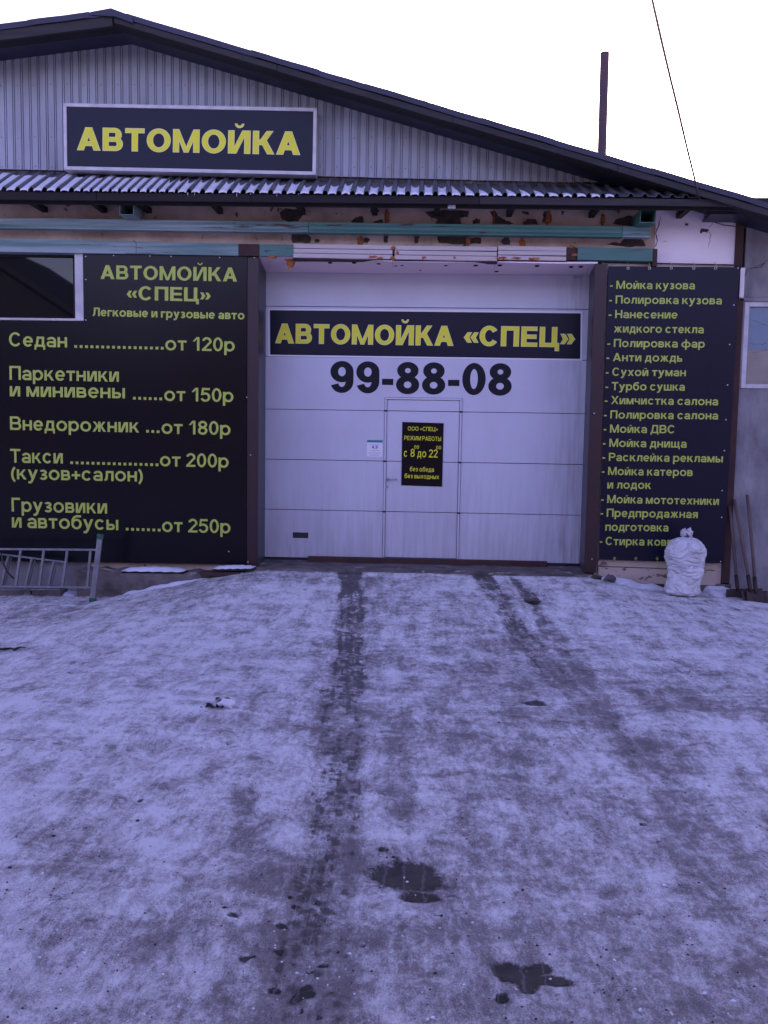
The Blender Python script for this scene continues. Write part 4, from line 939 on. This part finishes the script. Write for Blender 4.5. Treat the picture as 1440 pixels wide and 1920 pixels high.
svc = empty('services_board', (B(1250, 1052, CY).x, CY, B(1250, 1052, CY).z), 'tall navy banner right of the door listing car wash services from Мойка кузова to Стирка', 'sign')
quad_panel('banner_sheet', 'navy', [(1141, 499), (1386.5, 501), (1357, 1056.5), (1123.5, 1049)], PY, .012, svc)
for t in (('- Мойка кузова', 1143.5, 541.5, 1302.5, 542.5), ('- Полировка кузова', 1142, 569, 1353, 570.8), ('- Нанесение', 1141, 596.3, 1270, 597.3), ('жидкого стекла', 1151, 623.2, 1319, 625), ('- Полировка фар', 1138.5, 650.5, 1321, 652),
          ('- Анти дождь', 1136.7, 677, 1279, 678.3), ('- Сухой туман', 1135.7, 704.5, 1285.8, 705.5), ('- Турбо сушка', 1135, 731.4, 1283.6, 732.6), ('- Химчистка салона', 1133.6, 757.5, 1346, 760), ('- Полировка салона', 1132, 784.5, 1346, 786.5),
          ('- Мойка ДВС', 1131.3, 811, 1265.5, 812.5), ('- Мойка днища', 1130, 837.5, 1287, 839.4), ('- Расклейка рекламы', 1129.3, 864, 1355, 867), ('- Мойка катеров', 1128.2, 890.3, 1298.5, 892.7), ('и лодок', 1138.5, 915.8, 1220.5, 916.8),
          ('- Мойка мототехники', 1126.7, 942.8, 1347.7, 946.8), ('- Предпродажная', 1125.5, 968.7, 1308, 971.4), ('подготовка', 1134.8, 995, 1253, 996.5), ('- Стирка ковров', 1124, 1021.5, 1287, 1024)):
    lettering(*t, 15.2, PY, 'lime', svc, S=.195, T=.16, gap=.12, lift=.0015)
for px, py in ((1385, 503), (1377, 572), (1369, 646), (1365, 722), (1362, 787), (1359, 845), (1355, 920), (1354, 970), (1352, 1053), (1115, 775), (1111, 1048)):
    c = B(px, py, PY); MB().blob((c.x-.006, PY-.002, c.z), (.008, .005, .008), n=8, m=5, amp=0).build('screw', 'screw', svc)
for px in (1178, 1218, 1259, 1301, 1342):
    a = B(px-.5, 503, PY); t = B(px-.5, 491, PY)
    MB().tube([(a.x+.014*math.cos(q), PY-.003, a.z+.014*math.sin(q)) for q in [i*PI/5 for i in range(11)]], .003, 5).build('eyelet', 'screw', svc)
    MB().tube([(a.x, PY-.004, a.z), (a.x+.004, PY-.015, (a.z+t.z)/2), (t.x, WY-.075, t.z)], .004, 5).build('tie', 'tie', svc)
for px in (1152, 1192, 1232):
    a = B(px, 1047, PY); t = B(px-.5, 1064, PY)
    MB().tube([(a.x+.013*math.cos(q), PY-.003, a.z+.013*math.sin(q)) for q in [i*PI/5 for i in range(11)]], .003, 5).build('eyelet', 'tie', svc)
    MB().tube([(a.x, PY-.004, a.z), (a.x+.004, PY-.012, (a.z+t.z)/2), (t.x, PY+.0, t.z)], .004, 5).build('tie', 'tie', svc)

bn = empty('door_banner', (B(797, 668, DY).x, DY, B(797, 668, DY).z), 'wide dark banner across the white garage door reading АВТОМОЙКА «СПЕЦ» in yellow', 'sign')
quad_panel('backing', 'paper', [(503, 578), (1092, 584), (1091, 676), (503, 668)], DY-.001, .001, bn)
quad_panel('printed_sheet', 'navy', [(506, 581.5), (1089, 587.5), (1088, 673), (506.5, 665)], DY-.002, .0009, bn)
for e_, m_, l_ in ((.018, 'pale', .001), (0, 'yellow', .002)):
    nm = 'lettering' if m_ == 'yellow' else 'lettering_outline'
    lettering('АВТОМОЙКА', 516.5, 643, 849.5, 648, 36, DY-.002, m_, bn, S=.25, T=.185, gap=.125, e=e_, lift=l_, name=nm)
    lettering('«СПЕЦ»', 870, 647.5, 1077, 651, 36.5, DY-.002, m_, bn, S=.25, T=.185, gap=.135, e=e_, lift=l_, name=nm)

ps = empty('opening_hours_poster', (B(790, 911, DY).x, DY, B(790, 911, DY).z), 'black poster with opening hours С 8 ДО 22 on the small wicket door', 'poster')
quad_panel('poster_sheet', 'film', [(754.3, 791), (832, 793.5), (829, 912.5), (752.3, 910)], DY-.004, .0065, ps)
HY = DY-.004
for s_, x0, y0, x1, y1, c_ in (('ООО «СПЕЦ»', 764.5, 807, 821, 808.5, 7.5), ('РЕЖИМ РАБОТЫ', 758, 825, 827, 827, 8), ('с', 757, 856.3, 763.7, 856.5, 15), ('8', 769.5, 856.5, 777.3, 856.7, 15), ('до', 782.5, 857, 799, 857.4, 15), ('22', 804, 857.7, 820.5, 858, 15),
                             ('00', 776.5, 841.3, 785.5, 841.5, 6.5), ('00', 817.7, 842.3, 827, 842.5, 6.5), ('без обеда', 768.5, 883.5, 813.5, 884.7, 8.6), ('без выходных', 758.5, 896.3, 823, 898.3, 8.6)):
    lettering(s_, x0, y0, x1, y1, c_, HY, 'yellow', ps, S=.165, T=.14, gap=.14, lift=.001)
st = empty('rating_sticker', (B(702, 856, DY).x, DY, B(702, 856, DY).z), 'small white rating sticker with 4,9 in blue, left of the wicket door', 'sticker')
quad_panel('sticker_sheet', 'paper', [(688.3, 825), (717.5, 825.5), (716.5, 856.5), (687.6, 856)], DY-.001, .001, st)
quad_panel('header_strip', 'teal', [(688.3, 825), (717.5, 825.5), (717.4, 830), (688.2, 829.5)], DY-.0016, .0005, st)
lettering('4,9', 697, 841, 708, 841.2, 6, DY-.001, 'bluep', st, S=.24, T=.2, gap=.1, lift=.0005)
lettering('.....', 695, 845.5, 710, 845.8, 12, DY-.001, 'orangep', st, S=.16, T=.16, gap=.2, lift=.0005)
for py, x0, x1 in ((833, 692, 712), (848.5, 690, 714), (851, 692, 712), (853.5, 694, 710)):
    quad_panel('print_line', 'greyp', [(x0, py), (x1, py+.2), (x1, py+1), (x0, py+.8)], DY-.0016, .0005, st)

# ------------------------------------------------------------------ ladder lying on its side against the left wall
ly = 9.74
lad = empty('aluminium_ladder', tuple(B(173, 1131, ly)), 'aluminium step ladder lying on its side under the price board, with green rubber feet', 'ladder')
def lp(px, py, y=ly): return tuple(B(px, py, y))
MB().beam(lp(-160, 1028), lp(187, 1031), .028, .022).build('side_rail', 'steel', lad, bevel=.003)
MB().beam(lp(-160, 1098), lp(181, 1101.5), .028, .022).build('side_rail', 'steel', lad, bevel=.003)
for a, b_ in (((-50, 1031), (-60, 1099)), ((-6, 1031), (-15, 1099)), ((39, 1032), (30, 1099)), ((82.5, 1032), (74, 1099)), ((126.5, 1032), (117, 1101)), ((170, 1033), (164, 1100))):
    MB().beam(lp(*a, ly+.0), lp(*b_, ly+.0), .024, .026).build('rung', 'steel', lad, bevel=.003)
MB().beam(lp(187.5, 1010, ly-.03), lp(174, 1122, ly-.03), .060, .028, side=(1, 0, 0)).build('stabiliser_bar', 'steel', lad, bevel=.004)
for a, b_ in (((189, 1001.5), (188, 1011)), ((174.5, 1121), (173.3, 1131))):
    MB().beam(lp(*a, ly-.03), lp(*b_, ly-.03), .072, .038, side=(1, 0, 0)).build('rubber_foot', 'greenp', lad, bevel=.004)
ls = 9.98
MB().beam(lp(-150, 1020, ls-.1), lp(122, 1054, ls+.06), .026, .02).build('side_rail', 'steel', lad, bevel=.003)
MB().beam(lp(-150, 1104, ls-.1), lp(112, 1106, ls+.0), .026, .02).build('side_rail', 'steel', lad, bevel=.003)
for a, b_ in (((16, 1043), (3, 1099)), ((60, 1048), (47, 1103)), ((101, 1054), (90, 1104))):
    MB().beam(lp(*a, ls), lp(*b_, ls), .030, .024).build('rung', 'steel', lad, bevel=.003)
    MB().beam(lp(a[0]+5.5, a[1]+2, ls+.03), lp(b_[0]+5.5, b_[1]-2, ls+.03), .012, .012).build('brace', 'steel', lad)
MB().tube([lp(2, 1036, ls-.06), lp(6, 1055, ls-.06), lp(13, 1072, ls-.05), lp(26, 1085, ls-.04)], .010, 8).build('strap', 'blackp', lad, smooth=True)

# snow-covered board on the ledge, second board by the column
def snowy_board(px0, px1, py, y, th, tilt, label):
    a, b_ = B(px0, py, y), B(px1, py+tilt, y); c = (a+b_)/2
    e = empty('plank', tuple(c), label, 'board', 'loose boards along the wall')
    MB().beam((a.x, y, a.z), (b_.x, y, b_.z), .16, .03).build('board', 'oldwood', e, bevel=.004)
    mb = MB(); n, m = 16, 6; d = b_-a; base = 0
    for i in range(n+1):
        for j in range(m+1):
            u, v_ = i/n, j/m; p = a+d*u; r_ = (math.sin(PI*u)*math.sin(PI*v_))**.35
            mb.v.append((p.x, y-.085+.17*v_, p.z+.012+th*r_+.004*math.sin(i*2.1+j)))
    for i in range(n):
        for j in range(m): q = i*(m+1)+j; mb.f.append((q, q+1, q+m+2, q+m+1))
    mb.build('snow_cover', 'snow', e, smooth=True)
snowy_board(231, 349, 1071, 10.08, .045, 1.5, 'dark plank capped with snow, lying on the concrete ledge')
snowy_board(402, 478, 1067, 10.02, .03, -1.0, 'short plank capped with snow beside the left door column')
a = B(378, 1075, 10.0); b_ = B(452, 1076, 10.0)
MB().beam((a.x, 10.0, a.z), (b_.x, 10.0, b_.z), .14, .05).build('rusty_bar', 'rust', loc=tuple((a+b_)/2), bevel=.006, label='rusty flat bar lying below the left corner of the garage door', cat='metal bar')

# ------------------------------------------------------------------ white sack
def make_sack():
    c = G(1281, 1109); c = Vector((B(1281, 1109, 9.88).x, 9.88, B(1281, 1111, 9.88).z))
    e = empty('sack', tuple(c), 'full white woven sack with a tied neck, standing in the snow against the services board', 'sack')
    from mathutils import noise as mn
    H = B(1281, 1006, 9.88).z-c.z; prof = [(0, .15), (.02, .178), (.06, .190), (.14, .186), (.24, .182), (.36, .184), (.46, .190), (.56, .200), (.68, .208), (.78, .208), (.86, .194), (.92, .165), (.965, .12), (.99, .055), (1.0, .035)]
    rows_ = 64; n = 72; mb = MB()
    for i in range(rows_+1):
        t = i/rows_
        for (t0, r0), (t1, r1) in zip(prof[:-1], prof[1:]):
            if t0 <= t <= t1: k = (t-t0)/(t1-t0); k = k*k*(3-2*k) if t < .9 else k; r = r0+(r1-r0)*k; break
        for j in range(n):
            a = 2*PI*j/n; p = Vector((math.cos(a), math.sin(a), t*2.6))
            nz = mn.noise(p*1.4)*.030 + mn.noise(Vector((p.x*2.2, p.y*2.2, p.z*3.5+2.5*mn.noise(p*2))))*.012 - abs(mn.noise(Vector((p.x*3.2, p.y*3.2, p.z*5+5*mn.noise(p*1.6)))))*.022 - abs(mn.noise(Vector((p.x*7, p.y*7, p.z*11+4*mn.noise(p*3)))))*.010
            if t > .9: nz += .012*math.sin(a*9)*(t-.9)*10*.6
            rr_ = r+nz*min(1, t*8+.2)
            lean = .012*math.sin(t*3)
            mb.v.append((c.x+rr_*1.08*math.cos(a)+lean, c.y+rr_*.85*math.sin(a), c.z-.02+t*(H+.02)+.010*mn.noise(p*2)))
    for i in range(rows_):
        for j in range(n): q = i*n; mb.f.append((q+j, q+(j+1) % n, q+n+(j+1) % n, q+n+j))
    mb.f.append(tuple(reversed(range(n)))); mb.f.append(tuple(rows_*n+j for j in range(n)))
    sm, nt, b = new_mat('white_woven_sack')
    n1 = noise(nt, 7, 8, .65); n2 = noise(nt, 22, 6, .6, (1, 1, 3))
    nt.links.new(mixc(nt, thr(nt, n1, .45, 4), (.60, .60, .64), (.44, .43, .47)), b.inputs['Base Color']); b.inputs['Roughness'].default_value = .55
    r1 = math_(nt, 'ABSOLUTE', math_(nt, 'SUBTRACT', noise(nt, 4, 2, .45, (1, 1, 1.8), 1.3), .5)); r2 = math_(nt, 'ABSOLUTE', math_(nt, 'SUBTRACT', noise(nt, 8, 2, .45, (1, 1, 1.5), 1.5, .6), .5))
    bump(nt, b, math_(nt, 'ADD', math_(nt, 'MULTIPLY', math_(nt, 'POWER', r1, .6), 1.0), math_(nt, 'ADD', math_(nt, 'MULTIPLY', math_(nt, 'POWER', r2, .9), .30), math_(nt, 'MULTIPLY', n2, .03))), .045, 1.0)
    mb.build('bag_body', sm, e, smooth=True)
    for sx, hh, sd_ in ((-.028, .075, 1), (.030, .080, 2)):
        m2 = MB(); top = c.z+H
        m2.blob((c.x+.005+sx, c.y, top+hh*.45), (.036, .032, hh*.62), seed=sd_, amp=.55, fr=4, n=20, m=14); m2.build('tied_neck', sm, e, smooth=True)
    m2 = MB(); m2.tube([(c.x+.005+.034*math.cos(i*PI/6), c.y+.03*math.sin(i*PI/6), c.z+H+.002*math.sin(i)) for i in range(13)], .006, 6).build('string', 'wire', e)
    m2 = MB(); m2.blob((c.x-.16, c.y-.09, c.z+.02), (.055, .05, .03), seed=9, amp=.6, fr=4, n=16, m=10).build('bottom_corner', sm, e, smooth=True)
make_sack()

# ------------------------------------------------------------------ shovels leaning on the grey wall
def shovel(ptop, pbot, ybot, kind, label, r=.018):
    t = Vector(B(*ptop, WY-.035)); b = Vector(B(*pbot, ybot)); d = (b-t).normalized()
    e = empty('shovel', tuple(b), label, 'shovel', 'shovels leaning on the grey wall')
    sag = Vector((.006, 0, 0))
    MB().tube([t, t.lerp(b, .33)+sag, t.lerp(b, .66)+sag*.5, b], [r*.95, r, r, r*.9], 12).build('shaft', 'handle', e, smooth=True)
    MB().tube([b-d*.16, b-d*.02, b+d*.03], [r*1.15, r*1.25, r*.8], 12).build('socket', 'blade', e, smooth=True)
    mb = MB(); L, W_ = (.29, .125) if kind == 0 else (.23, .17); side = Vector((1, .12, 0)); side = (side-d*side.dot(d)).normalized(); nrm = d.cross(side).normalized()
    if nrm.y > 0: nrm = -nrm
    n, m = 12, 10
    for i in range(n+1):
        u = i/n
        if kind == 0: wd = W_*(1-.0*u) if u < .55 else W_*math.sqrt(max(0.02, 1-((u-.55)/.47)**2))
        else: wd = W_*(.85+.25*u)
        for j in range(m+1):
            v_ = (j/m*2-1); p = b+d*(u*L-.0)+side*(v_*wd)+nrm*(.035*(v_*v_)-.012+.05*u*u)
            mb.v.append(tuple(p))
    for i in range(n):
        for j in range(m): q = i*(m+1)+j; mb.f.append((q, q+1, q+m+2, q+m+1))
    o = mb.build('blade', 'blade', e, smooth=True); md = o.modifiers.new('s', 'SOLIDIFY'); md.thickness = .004
    return e
shovel((1367.5, 949), (1383, 1104), 10.05, 1, 'leftmost of the three shovels, shortest grey shaft, standing next to the rusty post edge')
shovel((1376.5, 936), (1407, 1105), 9.93, 0, 'middle one of the three leaning shovels, its reddish-brown shaft tilts the most')
shovel((1401, 928), (1417, 1108), 9.93, 0, 'rightmost of the three shovels, with the tallest, near-upright shaft')
# snow bank under the boards on the right
def bank(px0, px1, py, y0, y1, hgt, name, label, seed=1):
    mb = MB(); n, m = 40, 14; rn = random.Random(seed); x0, x1 = B(px0, py, y1).x, B(px1, py, y1).x
    for i in range(n+1):
        for j in range(m+1):
            u, v_ = i/n, j/m; x = x0+(x1-x0)*u; y = y0+(y1-y0)*v_
            e = min(1, u*6, (1-u)*6); z = float(hz(x, y))-.02+(hgt+.02)*(e**.5)*sstep(0, .75, v_)*(.35+1.1*float(fbm(np.array(x+seed), np.array(y*2.+seed), 4, 5)))
            mb.v.append((x, y, z))
    for i in range(n):
        for j in range(m): q = i*(m+1)+j; mb.f.append((q, q+m+1, q+m+2, q+1))
    mb.build(name, 'snow', smooth=True, kind='stuff', loc=((x0+x1)/2, y0, -.2), label=label)
bank(1318, 1378, 1100, 9.93, WY-.02, .085, 'snow_bank', 'rounded snow bank against the wall behind the sack')
bank(225, 395, 1098, 9.86, 10.02, .030, 'snow_bank', 'low snow drift along the foot of the concrete ledge', 6)
bank(-150, 150, 1108, 9.90, 10.12, .05, 'snow_bank', 'snow drifted over the kerb blocks behind the ladder', 8)
bank(1120, 1245, 1090, 9.99, 10.22, .05, 'snow_bank', 'snow drifted against the flaking boards left of the sack', 9)
bank(1376, 1500, 1105, 9.98, WY-.0, .045, 'snow_bank', 'low snow bank along the foot of the grey wall', 4)

# ------------------------------------------------------------------ small things on the ground
def rock(px, py, y, r, seed, name, label, m='stone', cat='stone'):
    c = B(px, py, y); c.z = float(hz(c.x, c.y))+r[2]*.45
    MB().blob(c, r, seed=seed, amp=.5, fr=3, n=18, m=12).build(name, m, loc=tuple(c), smooth=True, label=label, cat=cat)
rock(1143, 1083, 10.02, (.062, .05, .052), 3, 'stone', 'larger rounded grey stone at the foot of the services board')
rock(1118, 1082, 10.05, (.055, .04, .03), 5, 'stone', 'smaller dark flat stone by the right door column', 'bare')
rock(1168, 1092, 9.99, (.04, .03, .022), 8, 'snow_lump', 'small snow lump just right of the grey stone', 'snow', 'snow lump')
c = G(998, 1128); MB().blob((c.x, c.y, c.z+.012), (.075, .06, .022), seed=11, amp=.5, n=18, m=10).build('ice_clod', 'stone', loc=tuple(c), smooth=True, label='dark frozen clod of dirt in the right wheel track near the door', cat='clod')
def scrap(px, py, s_, seed, label, m='rag', name='plastic_scrap', cat='litter'):
    c = G(px, py); rn = random.Random(seed); mb = MB(); n = 11; m_ = 7
    for i in range(n+1):
        for j in range(m_+1):
            u, v_ = i/n-.5, j/m_-.5
            mb.v.append((c.x+s_*u*2.2+rn.uniform(-.4, .4)*s_/n, c.y+s_*v_*1.3+s_*.3*math.sin(i)+rn.uniform(-.4, .4)*s_/m_, c.z+.006+abs(rn.gauss(0, .13))*s_))
    for i in range(n):
        for j in range(m_):
            if rn.random() < .82: q = i*(m_+1)+j; mb.f.append((q, q+1, q+m_+2, q+m_+1))
    mb.build(name, m, loc=tuple(c), label=label, cat=cat)
scrap(404, 1327, .055, 2, 'crumpled black scrap lying on the snow left of the wheel tracks')
scrap(418, 1314, .045, 4, 'small brown torn scrap just behind the black one', 'bare')
c = G(423, 1325); MB().blob((c.x, c.y, c.z+.01), (.05, .04, .035), seed=3, amp=.6, n=16, m=10).build('snow_lump', 'snow', loc=tuple(c), smooth=True, label='small snow lump beside the black scrap', cat='snow lump')
pts = [G(-6, 1220), G(8, 1222), (G(20, 1218)), G(28, 1221), G(38, 1218), G(48, 1217)]
mb = MB(); mb.tube([(p.x, p.y, p.z+.016+.006*math.sin(i*2)) for i, p in enumerate(pts)], [.009, .012, .008, .010, .006, .003], 7)
mb.build('twig', 'rag', loc=tuple(pts[2]), label='black crooked twig on the snow at the far left edge', cat='twig')
# grit and ice crumbs scattered over the yard
cr = MB(); gt = MB(); rn = random.Random(21)
for k in range(900):
    px, py = rn.uniform(-20, 1460), 1100+820*rn.random()**.8
    p = G(px, py)
    if p.y > 10: continue
    s_ = rn.uniform(.0015, .0045)*(1.8 if rn.random() < .06 else 1)
    (cr if rn.random() < .45 else gt).blob((p.x, p.y, p.z+s_*.3), (s_*rn.uniform(.8, 1.5), s_, s_*.7), seed=k, n=6, m=4, amp=.5)
cr.build('ice_crumbs', 'snow', kind='stuff', loc=(0, 5, -.2), label='white crumbs of snow and ice strewn over the yard')
gt.build('grit', 'bare', kind='stuff', loc=(0, 5, -.2), label='dark grit strewn over the trodden snow')

# ------------------------------------------------------------------ cables
wp = [(1310, 371, 9.70), (1303, 337, 9.3), (1288, 277, 8.6), (1270, 200, 7.6), (1256, 143, 6.9), (1240.7, 78, 6.2), (1223, 0, 5.4), (1190, -140, 4.2), (1130, -420, 2.6)]
P_ = [B(*p) for p in wp]; d = (P_[-1]-P_[-2]); P_.append(P_[-1]+d*6); P_.append(P_[-1]+d*10)
MB().tube(P_, [.0105]*4+[.009]*2+[.0075]*5, 6).build('overhead_cable', 'wire', loc=tuple(P_[0]), smooth=True, label='thin overhead cable running up from the right end of the canopy into the sky', cat='cable')
wq = [B(1313, 372, 9.70), B(1320, 392, 9.9), B(1321, 410, WY-.02), B(1338, 416, WY-.03), B(1357, 422, WY-.04), B(1385, 425, WY-.05), B(1440, 429, WY-.01), B(1520, 433, WY-.01)]
MB().tube(wq, .0055, 6).build('wall_cable', 'wire', loc=tuple(wq[2]), smooth=True, label='black cable sagging across the white plaster towards the right window', cat='cable')

# ------------------------------------------------------------------ sheds across the yard behind the camera (seen only in the window and sign gloss)
sh = empty('opposite_shed', (-6, -16, -.2), 'dark brown sheds with gable roofs across the yard, behind the viewer', 'shed')
MB().prism_y([(-29, -.5), (-11, -.5), (-11, 3.9), (-20, 9.6), (-29, 3.9)], -26, -16).build('wall', 'shedroof', sh)
MB().prism_y([(-29.8, 3.6), (-20, 9.8), (-10.2, 3.6), (-10.2, 3.85), (-20, 10.1), (-29.8, 3.85)], -26.5, -15.5).build('roof', 'shedroof', sh)
MB().box(-10.8, 26, -24, -16.2, -.5, 7.6).build('wall', 'shed', sh)  # right-hand shed made taller to block pale horizon light and its reflections
MB().prism_x([(-24.6, 7.4), (-15.6, 7.4), (-15.6, 7.6), (-20, 8.3), (-24.6, 7.6)], -10.9, 26.4).build('roof', 'shedroof', sh)
